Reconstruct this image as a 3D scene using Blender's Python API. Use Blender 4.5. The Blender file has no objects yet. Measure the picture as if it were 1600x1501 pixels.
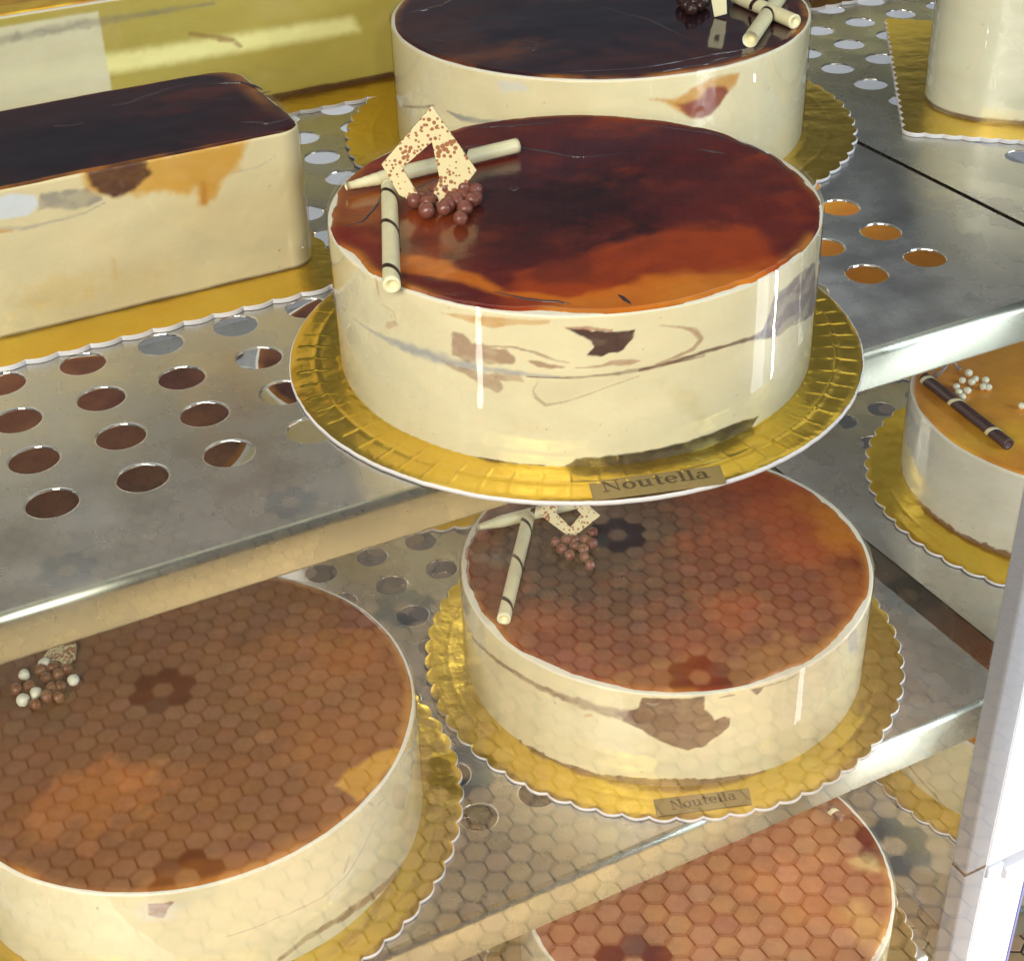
import bpy, math, random
import numpy as np
from mathutils import Matrix, Vector
R = math.radians
rng = np.random.RandomState(7); random.seed(7)
S = bpy.context.scene
COL = S.collection

# ------------------------------------------------------------------ camera
F_PX, PITCH, ROLL, YAW = 2382.75, 33.5319, -1.813, 26.5236      # focal length in photo pixels (photo is 1600 px wide)
_y, _p, _r = R(YAW), R(PITCH), R(ROLL)
FW = np.array([math.sin(_y)*math.cos(_p), math.cos(_y)*math.cos(_p), -math.sin(_p)])
_rt = np.array([math.cos(_y), -math.sin(_y), 0.0]); _up = np.cross(_rt, FW)
RT = math.cos(_r)*_rt + math.sin(_r)*_up
UP = -math.sin(_r)*_rt + math.cos(_r)*_up
cd = bpy.data.cameras.new('camera'); cam = bpy.data.objects.new('camera', cd); COL.objects.link(cam)
cd.sensor_width = 36.0; cd.lens = F_PX/1600*36.0; cd.clip_start = 0.02; cd.clip_end = 60
M4 = Matrix.Identity(4)
for k in range(3):
    M4[k][0] = RT[k]; M4[k][1] = UP[k]; M4[k][2] = -FW[k]
cam.matrix_world = M4
S.camera = cam

# ------------------------------------------------------------------ world and lamps
W = bpy.data.worlds.new('World'); S.world = W; W.use_nodes = True
bg = W.node_tree.nodes['Background']; bg.inputs[0].default_value = (0.80, 0.85, 1.0, 1); bg.inputs[1].default_value = 0.13
S.view_settings.view_transform = 'Standard'; S.view_settings.look = 'None'
S.view_settings.exposure = 0.0; S.view_settings.gamma = 1.0

def area(name, loc, target, sx, sy, power, col, spread=180):
    l = bpy.data.lights.new(name, 'AREA'); l.shape = 'RECTANGLE'; l.size = sx; l.size_y = sy
    l.energy = power; l.color = col; l.spread = R(spread)
    o = bpy.data.objects.new(name, l); COL.objects.link(o); o.location = loc
    o.rotation_euler = (Vector(target)-Vector(loc)).to_track_quat('-Z', 'Y').to_euler()
    return o
def spot(name, loc, target, power, col, angle, blend, rad):
    l = bpy.data.lights.new(name, 'SPOT'); l.energy = power; l.color = col
    l.spot_size = R(angle); l.spot_blend = blend; l.shadow_soft_size = rad
    o = bpy.data.objects.new(name, l); COL.objects.link(o); o.location = loc
    o.rotation_euler = (Vector(target)-Vector(loc)).to_track_quat('-Z', 'Y').to_euler()
    return o
area('lamp_front_soft', (-1.35, -0.95, 0.75), (0.40, 0.7, -0.55), 1.0, 0.8, 12.6, (1.0, 0.94, 0.84), 70)  # added soft main light from the front left, no fixture stands there
area('lamp_case_roof', (0.35, 0.75, 0.12), (0.35, 0.80, -1), 1.3, 0.18, 0.9, (1.0, 0.97, 0.88))
area('lamp_daylight', (0.68, 0.358, -0.60), (0.52, 0.526, -0.60), 0.065, 1.0, 1.0, (0.90, 0.95, 1.0))
area('lamp_right_fill', (1.65, -1.35, 0.45), (0.85, 0.7, -0.6), 0.5, 0.6, 4.4, (0.68, 0.84, 1.0), 70)  # added cool fill for the right-hand cake and shelf, source unseen
area('lamp_fill_left', (0.12, 1.27, -0.43), (0.2, 0.8, -0.65), 0.6, 0.04, 0.35, (1.0, 0.93, 0.80))  # added fill so the cakes show through the left holes
area('lamp_panel_fill', (0.5, 1.12, -0.405), (0.5, 1.325, -0.56), 1.6, 0.03, 1.6, (0.90, 0.95, 1.0))  # added to brighten the back panel behind the shelf holes
area('lamp_fill_mid', (0.62, 1.27, -0.43), (0.9, 1.0, -0.62), 0.25, 0.04, 0.6, (1.0, 0.96, 0.85))  # added fill for the orange cake below the right-hand holes
area('lamp_door_gap', (1.32, 0.29, -0.72), (0.5, 0.52, -0.72), 0.028, 0.9, 3.2, (0.95, 0.97, 1.0))
area('lamp_left_tube', (-0.36, 0.362, -0.56), (0.25, 0.55, -0.56), 0.035, 0.34, 1.0, (1.0, 0.99, 0.95))
area('lamp_near_camera', (0.10, -0.05, 0.12), (0.1, 0.55, -0.38), 0.02, 0.02, 1.6, (1.0, 0.95, 0.85))
spot('lamp_floor_fill', (0.56, -0.14, -0.18), (0.54, -0.48, -1.45), 255, (1.0, 0.96, 0.86), 69, 0.50, 0.06)  # added spot that lights the tiles so the glass mirrors them

spot('lamp_trim_fill', (1.25, -0.55, -0.35), (0.575, 0.449, -0.90), 22, (0.97, 0.98, 1.0), 17, 0.4, 0.04)  # added narrow spot that brightens the white trim

# ------------------------------------------------------------------ geometry of the photograph
def ray(px):
    return FW + RT*(px[0]-800)/F_PX - UP*(px[1]-750)/F_PX
def at_z(px, z):
    d = ray(px); return d*(z/d[2])
def at_y(px, y):
    d = ray(px); return d*(y/d[1])
def at_plane(px, p0, n):
    d = ray(px); return d*(np.dot(p0, n)/np.dot(d, n))
def at_cyl(px, cx, cy, r):
    v = ray(px); a = v[0]**2+v[1]**2; b = -2*(v[0]*cx+v[1]*cy); c = cx*cx+cy*cy-r*r
    q = max(b*b-4*a*c, 0); return v*((-b-math.sqrt(q))/2/a)

Z1, Z2, Z3 = -0.3793, -0.6936, -0.957
Y1, Y2, Y3 = 0.526, 0.5429, 0.548
FLOOR = -1.45
GLASS_Y = 0.440
BT = 0.003                                        # cake board thickness

# ------------------------------------------------------------------ helpers
def props(o, label=None, cat=None, group=None, kind=None):
    if label: o['label'] = label
    if cat: o['category'] = cat
    if group: o['group'] = group
    if kind: o['kind'] = kind
    return o
def empty(name, loc, label, cat, group=None):
    o = bpy.data.objects.new(name, None); COL.objects.link(o); o.location = loc; o.empty_display_size = 0.02
    return props(o, label, cat, group)
def mesh_obj(name, V, Fc, mat, parent=None, smooth=True, col=None, mats=None, midx=None):
    me = bpy.data.meshes.new(name)
    me.from_pydata([tuple(v) for v in V], [], [tuple(f) for f in Fc])
    for m in (mats or [mat]): me.materials.append(m)
    if smooth: me.polygons.foreach_set('use_smooth', [True]*len(me.polygons))
    if midx is not None: me.polygons.foreach_set('material_index', midx)
    if col is not None:
        a = me.color_attributes.new('tint', 'FLOAT_COLOR', 'POINT')
        c = np.ones((len(V), 4), 'f'); c[:, :3] = col; a.data.foreach_set('color', c.ravel())
    me.update()
    o = bpy.data.objects.new(name, me); COL.objects.link(o)
    if parent: o.parent = parent
    return o
def local(V, parent):
    return np.asarray(V, float) - np.array(parent.location)
def grid_faces(nu, nv, wrap):
    F = []
    nuu = nu if wrap else nu-1
    for i in range(nuu):
        i2 = (i+1) % nu
        for j in range(nv-1):
            F.append((i*nv+j, i2*nv+j, i2*nv+j+1, i*nv+j+1))
    return F
class VN:                                          # smooth value noise
    def __init__(s, seed): s.t = np.random.RandomState(seed).rand(256, 256)
    def __call__(s, x, y):
        x = np.asarray(x, float); y = np.asarray(y, float)
        xi = np.floor(x).astype(int); yi = np.floor(y).astype(int); fx = x-xi; fy = y-yi
        fx = fx*fx*(3-2*fx); fy = fy*fy*(3-2*fy)
        g = lambda a, b: s.t[a % 256, b % 256]
        return (g(xi, yi)*(1-fx)+g(xi+1, yi)*fx)*(1-fy)+(g(xi, yi+1)*(1-fx)+g(xi+1, yi+1)*fx)*fy
def fbm(seed, x, y, o=4):
    v = 0; a = 0.5; n = VN(seed)
    for k in range(o): v = v+a*n(x*2**k+17*k, y*2**k+31*k); a *= 0.5
    return v/(1-0.5**o)
def sstep(a, b, x):
    t = np.clip((x-a)/(b-a), 0, 1); return t*t*(3-2*t)
def seg_dist(P, A, B):
    ab = B-A; t = np.clip(((P-A)@ab)/max(ab@ab, 1e-12), 0, 1)
    return np.hypot(*(P-(A+t[:, None]*ab)).T), t
def poly_sd(P, Q):                                  # negative inside
    d = np.full(len(P), 1e9); ins = np.zeros(len(P), bool)
    for k in range(len(Q)):
        A = Q[k]; B = Q[(k+1) % len(Q)]
        dd, _ = seg_dist(P, A, B); d = np.minimum(d, dd)
        c = ((A[1] > P[:, 1]) != (B[1] > P[:, 1]))
        xi = (B[0]-A[0])*(P[:, 1]-A[1])/((B[1]-A[1]) if abs(B[1]-A[1]) > 1e-12 else 1e-12)+A[0]
        ins ^= c & (P[:, 0] < xi)
    return np.where(ins, -d, d)
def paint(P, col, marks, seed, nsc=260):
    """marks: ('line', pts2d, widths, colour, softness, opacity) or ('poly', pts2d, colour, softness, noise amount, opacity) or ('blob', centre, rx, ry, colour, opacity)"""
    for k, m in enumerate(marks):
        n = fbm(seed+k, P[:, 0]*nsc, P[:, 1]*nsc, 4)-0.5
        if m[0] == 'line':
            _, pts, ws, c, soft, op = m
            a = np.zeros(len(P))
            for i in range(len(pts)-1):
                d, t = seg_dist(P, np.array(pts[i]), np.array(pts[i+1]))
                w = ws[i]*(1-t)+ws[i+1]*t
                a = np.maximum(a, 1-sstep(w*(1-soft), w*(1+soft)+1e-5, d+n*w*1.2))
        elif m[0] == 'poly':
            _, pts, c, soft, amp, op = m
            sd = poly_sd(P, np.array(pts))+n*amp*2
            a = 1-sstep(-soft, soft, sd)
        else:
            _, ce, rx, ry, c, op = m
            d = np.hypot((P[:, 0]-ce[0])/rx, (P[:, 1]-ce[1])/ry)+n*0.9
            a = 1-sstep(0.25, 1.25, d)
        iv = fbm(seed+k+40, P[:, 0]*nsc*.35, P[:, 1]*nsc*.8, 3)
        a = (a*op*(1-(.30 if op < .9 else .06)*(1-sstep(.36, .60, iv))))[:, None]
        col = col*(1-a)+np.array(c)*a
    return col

# ------------------------------------------------------------------ materials
def newmat(name):
    m = bpy.data.materials.new(name); m.use_nodes = True
    nt = m.node_tree; b = nt.nodes['Principled BSDF']; return m, nt, b
def N(nt, t, **kw):
    n = nt.nodes.new(t)
    for k, v in kw.items(): setattr(n, k, v)
    return n
def noise_bump(nt, b, scale, strength, dist=0.001, detail=4, stretch=None, sock='Normal', prev=None):
    tc = N(nt, 'ShaderNodeTexCoord'); mp = N(nt, 'ShaderNodeMapping')
    nt.links.new(tc.outputs['Object'], mp.inputs[0])
    if stretch: mp.inputs['Scale'].default_value = stretch
    no = N(nt, 'ShaderNodeTexNoise'); no.inputs['Scale'].default_value = scale; no.inputs['Detail'].default_value = detail
    nt.links.new(mp.outputs[0], no.inputs['Vector'])
    bu = N(nt, 'ShaderNodeBump'); bu.inputs['Strength'].default_value = strength; bu.inputs['Distance'].default_value = dist
    nt.links.new(no.outputs[0], bu.inputs['Height'])
    if prev is not None: nt.links.new(prev.outputs[0], bu.inputs['Normal'])
    if b is not None: nt.links.new(bu.outputs[0], b.inputs[sock])
    return bu
def plain(name, col, rough=0.5, metal=0.0, bump=None, var=0.0, vscale=60, coat=0, sss=0):
    m, nt, b = newmat(name)
    b.inputs['Base Color'].default_value = (*col, 1); b.inputs['Roughness'].default_value = rough
    b.inputs['Metallic'].default_value = metal; b.inputs['Coat Weight'].default_value = coat
    if sss: b.inputs['Subsurface Weight'].default_value = sss; b.inputs['Subsurface Scale'].default_value = 0.004
    if var:
        tc = N(nt, 'ShaderNodeTexCoord'); no = N(nt, 'ShaderNodeTexNoise'); no.inputs['Scale'].default_value = vscale; no.inputs['Detail'].default_value = 5
        nt.links.new(tc.outputs['Object'], no.inputs['Vector'])
        rp = N(nt, 'ShaderNodeValToRGB'); rp.color_ramp.elements[0].position = 0.3; rp.color_ramp.elements[1].position = 0.7
        rp.color_ramp.elements[0].color = (*[c*(1-var) for c in col], 1); rp.color_ramp.elements[1].color = (*[min(1, c*(1+var*0.5)) for c in col], 1)
        nt.links.new(no.outputs[0], rp.inputs[0]); nt.links.new(rp.outputs[0], b.inputs['Base Color'])
    if bump: noise_bump(nt, b, *bump)
    return m
def crease_bump(nt, b, prev, scale, width, dist, rot, stretch):
    # thin winding creases, like cling film wrinkles, along the level lines of a noise
    tc = N(nt, 'ShaderNodeTexCoord'); mp = N(nt, 'ShaderNodeMapping'); mp.inputs['Rotation'].default_value = (0, 0, R(rot)); mp.inputs['Scale'].default_value = stretch
    nt.links.new(tc.outputs['Object'], mp.inputs[0])
    no = N(nt, 'ShaderNodeTexNoise'); no.inputs['Scale'].default_value = scale; no.inputs['Detail'].default_value = 2.5; no.inputs['Distortion'].default_value = 0.8
    nt.links.new(mp.outputs[0], no.inputs['Vector'])
    su = N(nt, 'ShaderNodeMath', operation='SUBTRACT'); su.inputs[1].default_value = 0.52; nt.links.new(no.outputs[0], su.inputs[0])
    aa = N(nt, 'ShaderNodeMath', operation='ABSOLUTE'); nt.links.new(su.outputs[0], aa.inputs[0])
    mr = N(nt, 'ShaderNodeMapRange'); mr.interpolation_type = 'SMOOTHSTEP'; mr.inputs[1].default_value = 0; mr.inputs[2].default_value = width; mr.inputs[3].default_value = 1; mr.inputs[4].default_value = 0
    nt.links.new(aa.outputs[0], mr.inputs[0])
    bu = N(nt, 'ShaderNodeBump'); bu.inputs['Strength'].default_value = 0.9; bu.inputs['Distance'].default_value = dist
    nt.links.new(mr.outputs[0], bu.inputs['Height'])
    if prev is not None: nt.links.new(prev.outputs[0], bu.inputs['Normal'])
    nt.links.new(bu.outputs[0], b.inputs['Normal']); return bu
def tinted(name, rough, bumps, spec=0.5, coat=0.0, sss=0.0, var=0.12, vscale=90, creases=None):
    m, nt, b = newmat(name)
    at = N(nt, 'ShaderNodeAttribute'); at.attribute_name = 'tint'
    tc = N(nt, 'ShaderNodeTexCoord'); no = N(nt, 'ShaderNodeTexNoise'); no.inputs['Scale'].default_value = vscale; no.inputs['Detail'].default_value = 6
    nt.links.new(tc.outputs['Object'], no.inputs['Vector'])
    mr = N(nt, 'ShaderNodeMapRange'); mr.inputs[1].default_value = 0.3; mr.inputs[2].default_value = 0.7; mr.inputs[3].default_value = 1-var; mr.inputs[4].default_value = 1+var*0.6
    nt.links.new(no.outputs[0], mr.inputs[0])
    mx = N(nt, 'ShaderNodeVectorMath', operation='SCALE'); nt.links.new(at.outputs['Color'], mx.inputs[0]); nt.links.new(mr.outputs[0], mx.inputs['Scale'])
    nt.links.new(mx.outputs[0], b.inputs['Base Color'])
    b.inputs['Roughness'].default_value = rough; b.inputs['Specular IOR Level'].default_value = spec; b.inputs['Coat Weight'].default_value = coat
    b.inputs['Coat Roughness'].default_value = 0.04
    if sss: b.inputs['Subsurface Weight'].default_value = sss; b.inputs['Subsurface Scale'].default_value = 0.003
    prev = None
    for (sc, st, di, stretch) in bumps: prev = noise_bump(nt, b, sc, st, di, 3, stretch, 'Normal', prev)
    if creases: prev = crease_bump(nt, b, prev, *creases)
    return m
def thin_clear(name, tint=(1, 1, 1), rough=0.0, bumps=(), haze=0.0):
    m = bpy.data.materials.new(name); m.use_nodes = True; nt = m.node_tree
    for n in list(nt.nodes): nt.nodes.remove(n)
    out = N(nt, 'ShaderNodeOutputMaterial'); mix = N(nt, 'ShaderNodeMixShader')
    tr = N(nt, 'ShaderNodeBsdfTransparent'); tr.inputs[0].default_value = (*tint, 1)
    gl = N(nt, 'ShaderNodeBsdfGlossy'); gl.inputs['Roughness'].default_value = rough
    fr = N(nt, 'ShaderNodeFresnel'); ge = N(nt, 'ShaderNodeNewGeometry')
    mr = N(nt, 'ShaderNodeMapRange'); mr.inputs[3].default_value = 1.5; mr.inputs[4].default_value = 1/1.5
    nt.links.new(ge.outputs['Backfacing'], mr.inputs[0]); nt.links.new(mr.outputs[0], fr.inputs['IOR'])
    prev = None
    for (sc, st, di, stretch) in bumps: prev = noise_bump(nt, None, sc, st, di, 3, stretch, '', prev)
    if prev is not None:
        nt.links.new(prev.outputs[0], gl.inputs['Normal'])
    nt.links.new(fr.outputs[0], mix.inputs[0]); nt.links.new(tr.outputs[0], mix.inputs[1]); nt.links.new(gl.outputs[0], mix.inputs[2])
    last = mix
    if haze:
        df = N(nt, 'ShaderNodeBsdfDiffuse'); df.inputs[0].default_value = (0.9, 0.9, 0.92, 1)
        m2 = N(nt, 'ShaderNodeMixShader'); m2.inputs[0].default_value = haze
        nt.links.new(mix.outputs[0], m2.inputs[1]); nt.links.new(df.outputs[0], m2.inputs[2]); last = m2
    nt.links.new(last.outputs[0], out.inputs[0])
    return m

def metal_mat(name, base, rough):
    m, nt, b = newmat(name)
    b.inputs['Metallic'].default_value = 1; b.inputs['Roughness'].default_value = rough
    b.inputs['Anisotropic'].default_value = 0.95
    tg = N(nt, 'ShaderNodeCombineXYZ'); tg.inputs[1].default_value = 1.0; tg.inputs[2].default_value = 1.0
    nt.links.new(tg.outputs[0], b.inputs['Tangent'])
    tc = N(nt, 'ShaderNodeTexCoord')
    no = N(nt, 'ShaderNodeTexNoise'); no.inputs['Scale'].default_value = 9; no.inputs['Detail'].default_value = 6
    nt.links.new(tc.outputs['Object'], no.inputs['Vector'])
    rp = N(nt, 'ShaderNodeValToRGB'); rp.color_ramp.elements[0].position = 0.35; rp.color_ramp.elements[1].position = 0.7
    rp.color_ramp.elements[0].color = (*[c*0.94 for c in base], 1); rp.color_ramp.elements[1].color = (*base, 1)
    nt.links.new(no.outputs[0], rp.inputs[0]); nt.links.new(rp.outputs[0], b.inputs['Base Color'])
    # smears and scratches change the gloss
    n2 = N(nt, 'ShaderNodeTexNoise'); n2.inputs['Scale'].default_value = 30; n2.inputs['Detail'].default_value = 8
    nt.links.new(tc.outputs['Object'], n2.inputs['Vector'])
    mr = N(nt, 'ShaderNodeMapRange'); mr.inputs[1].default_value = 0.35; mr.inputs[2].default_value = 0.65; mr.inputs[3].default_value = rough*0.85; mr.inputs[4].default_value = rough*1.2
    nt.links.new(n2.outputs[0], mr.inputs[0]); nt.links.new(mr.outputs[0], b.inputs['Roughness'])
    noise_bump(nt, b, 900, 0.05, 0.0002, 3, (0.02, 1, 1))
    return m
STEEL = metal_mat('brushed_steel', (0.67, 0.66, 0.62), 0.26)
LIPM = metal_mat('lip_steel', (0.52, 0.54, 0.44), 0.26)  # shelf steel tinted greener and darker to offset the floor's warm bounce
CREAM = tinted('mousse', 0.38, [(160, 0.05, 0.0004, None)], sss=0.15, var=0.025, vscale=45)
GLAZE = tinted('caramel_glaze', 0.16, [(22, 0.35, 0.0030, (1, 1, 1)), (120, 0.06, 0.0006, None)], spec=0.5, var=0.10, vscale=60)
GLAZEW = tinted('wrinkled_glaze', 0.10, [(7, 0.35, 0.008, (1, 1.6, 1))], spec=0.6, var=0.12, vscale=60)
GLAZEM = tinted('matte_glaze', 0.6, [(120, 0.06, 0.0006, None)], spec=0.12, var=0.10, vscale=60)
FILM = thin_clear('acetate_film', rough=0.015, bumps=[(18, 0.25, 0.0015, (1, 1, 1)), (70, 0.12, 0.0005, (1, 1, 0.4))])
PANE = thin_clear('window_glass', rough=0.014, tint=(0.995, 1.0, 0.997))
def gold_mat():
    m, nt, b = newmat('gold_foil')
    b.inputs['Metallic'].default_value = 1; b.inputs['Roughness'].default_value = 0.29
    tc = N(nt, 'ShaderNodeTexCoord'); no = N(nt, 'ShaderNodeTexNoise'); no.inputs['Scale'].default_value = 25; no.inputs['Detail'].default_value = 5
    nt.links.new(tc.outputs['Object'], no.inputs['Vector'])
    rp = N(nt, 'ShaderNodeValToRGB'); rp.color_ramp.elements[0].color = (0.80, 0.50, 0.045, 1); rp.color_ramp.elements[1].color = (0.95, 0.72, 0.12, 1)
    nt.links.new(no.outputs[0], rp.inputs[0]); nt.links.new(rp.outputs[0], b.inputs['Base Color'])
    p = noise_bump(nt, b, 75, 0.55, 0.002, 4)
    noise_bump(nt, b, 500, 0.12, 0.0003, 2, None, 'Normal', p)
    return m
GOLD = gold_mat()
CARD = plain('white_card', (0.72, 0.70, 0.70), 0.7)
BISCUIT = plain('chocolate_biscuit', (0.10, 0.045, 0.022), 0.8, 0, (300, 0.6, 0.001), 0.4, 200)
WCHOC = plain('white_chocolate', (0.80, 0.74, 0.46), 0.4, 0, (200, 0.12, 0.0005), 0.08, 80, sss=0.1)
DCHOC = plain('dark_chocolate', (0.035, 0.014, 0.010), 0.35)
MCHOC = plain('milk_chocolate', (0.20, 0.065, 0.045), 0.28, 0, (150, 0.1, 0.0005), 0.2, 200)
BCHOC = plain('caramel_chocolate', (0.20, 0.075, 0.028), 0.35, 0, (150, 0.1, 0.0005), 0.2, 200)
PEARLW = plain('pearl_white_chocolate', (0.84, 0.82, 0.62), 0.3, 0, (150, 0.1, 0.0005), 0.06, 200)
LABELM = plain('label_film', (0.27, 0.195, 0.065), 0.5, 0.0, None, 0.1, 60)
INK = plain('label_ink', (0.055, 0.035, 0.015), 0.6)
ALU = plain('satin_aluminium', (0.36, 0.36, 0.39), 0.6, 0.0, None, 0.06, 8)
TRIM = plain('white_enamel', (0.86, 0.87, 0.90), 0.4)
BRACK = plain('grey_bracket', (0.55, 0.56, 0.60), 0.5)
BLUEFRINGE = plain('blue_fringe', (0.16, 0.16, 0.38), 0.5)
GROUT = plain('dark_grout', (0.045, 0.04, 0.035), 0.9)
WALLM = plain('grey_wall', (0.12, 0.125, 0.14), 0.6, 0, None, 0.15, 2)
def speckled():
    m, nt, b = newmat('speckled_white_chocolate'); b.inputs['Roughness'].default_value = 0.4
    tc = N(nt, 'ShaderNodeTexCoord'); vo = N(nt, 'ShaderNodeTexVoronoi'); vo.inputs['Scale'].default_value = 460
    nt.links.new(tc.outputs['Object'], vo.inputs['Vector'])
    no = N(nt, 'ShaderNodeTexNoise'); no.inputs['Scale'].default_value = 90; nt.links.new(tc.outputs['Object'], no.inputs['Vector'])
    mr = N(nt, 'ShaderNodeMapRange'); mr.inputs[1].default_value = 0.35; mr.inputs[2].default_value = 0.7; mr.inputs[3].default_value = 0.20; mr.inputs[4].default_value = 0.62
    nt.links.new(no.outputs[0], mr.inputs[0])
    lt = N(nt, 'ShaderNodeMath', operation='LESS_THAN'); nt.links.new(vo.outputs['Distance'], lt.inputs[0]); nt.links.new(mr.outputs[0], lt.inputs[1])
    mx = N(nt, 'ShaderNodeMix', data_type='RGBA'); mx.inputs[6].default_value = (0.74, 0.63, 0.34, 1); mx.inputs[7].default_value = (0.34, 0.12, 0.04, 1)
    nt.links.new(lt.outputs[0], mx.inputs[0]); nt.links.new(mx.outputs[2], b.inputs['Base Color'])
    return m
SPECK = speckled()

# ------------------------------------------------------------------ floor of hexagonal tiles
def build_floor():
    k = abs(FLOOR); s = 0.0219678*k
    ax = np.array([0.86976, -0.49342]); bx = np.array([0.49340, 0.86979])
    o = ax*(0.139532241/1.4*k)+bx*(1.14037/1.4*k)
    # seed cells of the rosettes, in lattice steps (column, row)
    ros = set()
    rows = [(-3, -0.5), (-11, 9.5), (-15, 20.5), (-23, 29.5), (-27, 40.5), (1, -10.5), (9, -21.5)]
    petal = {}
    for r0, (u0, v0) in enumerate(rows):
        for t in range(-8, 9):
            u = u0+12*t; v = v0+6*t
            for q, (du, dv) in enumerate([(0, 1), (0, -1), (1, .5), (1, -.5), (-1, .5), (-1, -.5)]):
                petal[(u+du, round((v+dv)*2))] = 2 if (q+r0*3+t) % 6 == 0 else 1
    V = []; Fc = []; mi = []; tint = []
    rr = np.random.RandomState(3)
    hexr = s/math.sqrt(3)*0.925
    vc = 0
    for u in range(-110, 150):
        for w in range(-150, 150):
            v = w+0.5*(u % 2)
            c = o+ax*(u*.8660254*s)+bx*(v*s)
            X, Y = c[0], 2*GLASS_Y-c[1]
            if not (-1.3 < X < 2.8 and -2.6 < Y < 1.8): continue
            jit = rr.rand(3)
            for (hr, dz) in ((hexr, -0.0008), (hexr*0.93, 0.0)):
                for q in range(6):
                    a = q*math.pi/3
                    d = ax*math.cos(a)*hr+bx*math.sin(a)*hr
                    V.append((X+d[0], Y-d[1], FLOOR+dz))
            Fc.append(tuple(vc+6+q for q in range(5, -1, -1)))
            for q in range(6): Fc.append((vc+(q+1) % 6, vc+q, vc+6+q, vc+6+(q+1) % 6))
            vc += 12
            kd = petal.get((u, round(v*2)), 0)
            if kd == 0: cc = np.array([0.52, 0.355, 0.20])*(0.86+0.28*jit[0])*np.array([1, 1+0.10*(jit[1]-.5), 1+0.2*(jit[2]-.5)])
            elif kd == 1: cc = np.array([0.035, 0.035, 0.04])
            else: cc = np.array([0.10, 0.12, 0.10])
            tint += [cc]*12
    g = len(V)
    for p in ((-4, -5, FLOOR-.0012), (6, -5, FLOOR-.0012), (6, 5, FLOOR-.0012), (-4, 5, FLOOR-.0012)): V.append(p); tint.append(np.array([.07, .05, .035]))
    Fc.append((g, g+1, g+2, g+3))
    TILE = tinted('glazed_tile', 0.5, [], var=0.12, vscale=70)
    f = mesh_obj('floor', V, Fc, TILE, smooth=False, col=np.array(tint)); props(f, kind='structure')
build_floor()
def box(name, lo, hi, mat, parent=None, bev=0.0):
    lo = np.array(lo, float); hi = np.array(hi, float)
    if parent is not None: lo = lo-np.array(parent.location); hi = hi-np.array(parent.location)
    V = [(x, y, z) for x in (lo[0], hi[0]) for y in (lo[1], hi[1]) for z in (lo[2], hi[2])]
    Fc = [(0, 1, 3, 2), (4, 6, 7, 5), (0, 4, 5, 1), (2, 3, 7, 6), (0, 2, 6, 4), (1, 5, 7, 3)]
    o = mesh_obj(name, V, Fc, mat, parent, smooth=False)
    if bev:
        b = o.modifiers.new('b', 'BEVEL'); b.width = bev; b.segments = 3
    return o
props(box('back_wall', (-1.2, 1.34, FLOOR), (1.9, 1.38, 0.25), WALLM), kind='structure')

props(box('back_panel', (-1.2, 1.325, FLOOR+.003), (1.9, 1.338, -0.384), plain('white_panel', (0.72, 0.73, 0.75), 0.5)), kind='structure')
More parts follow.
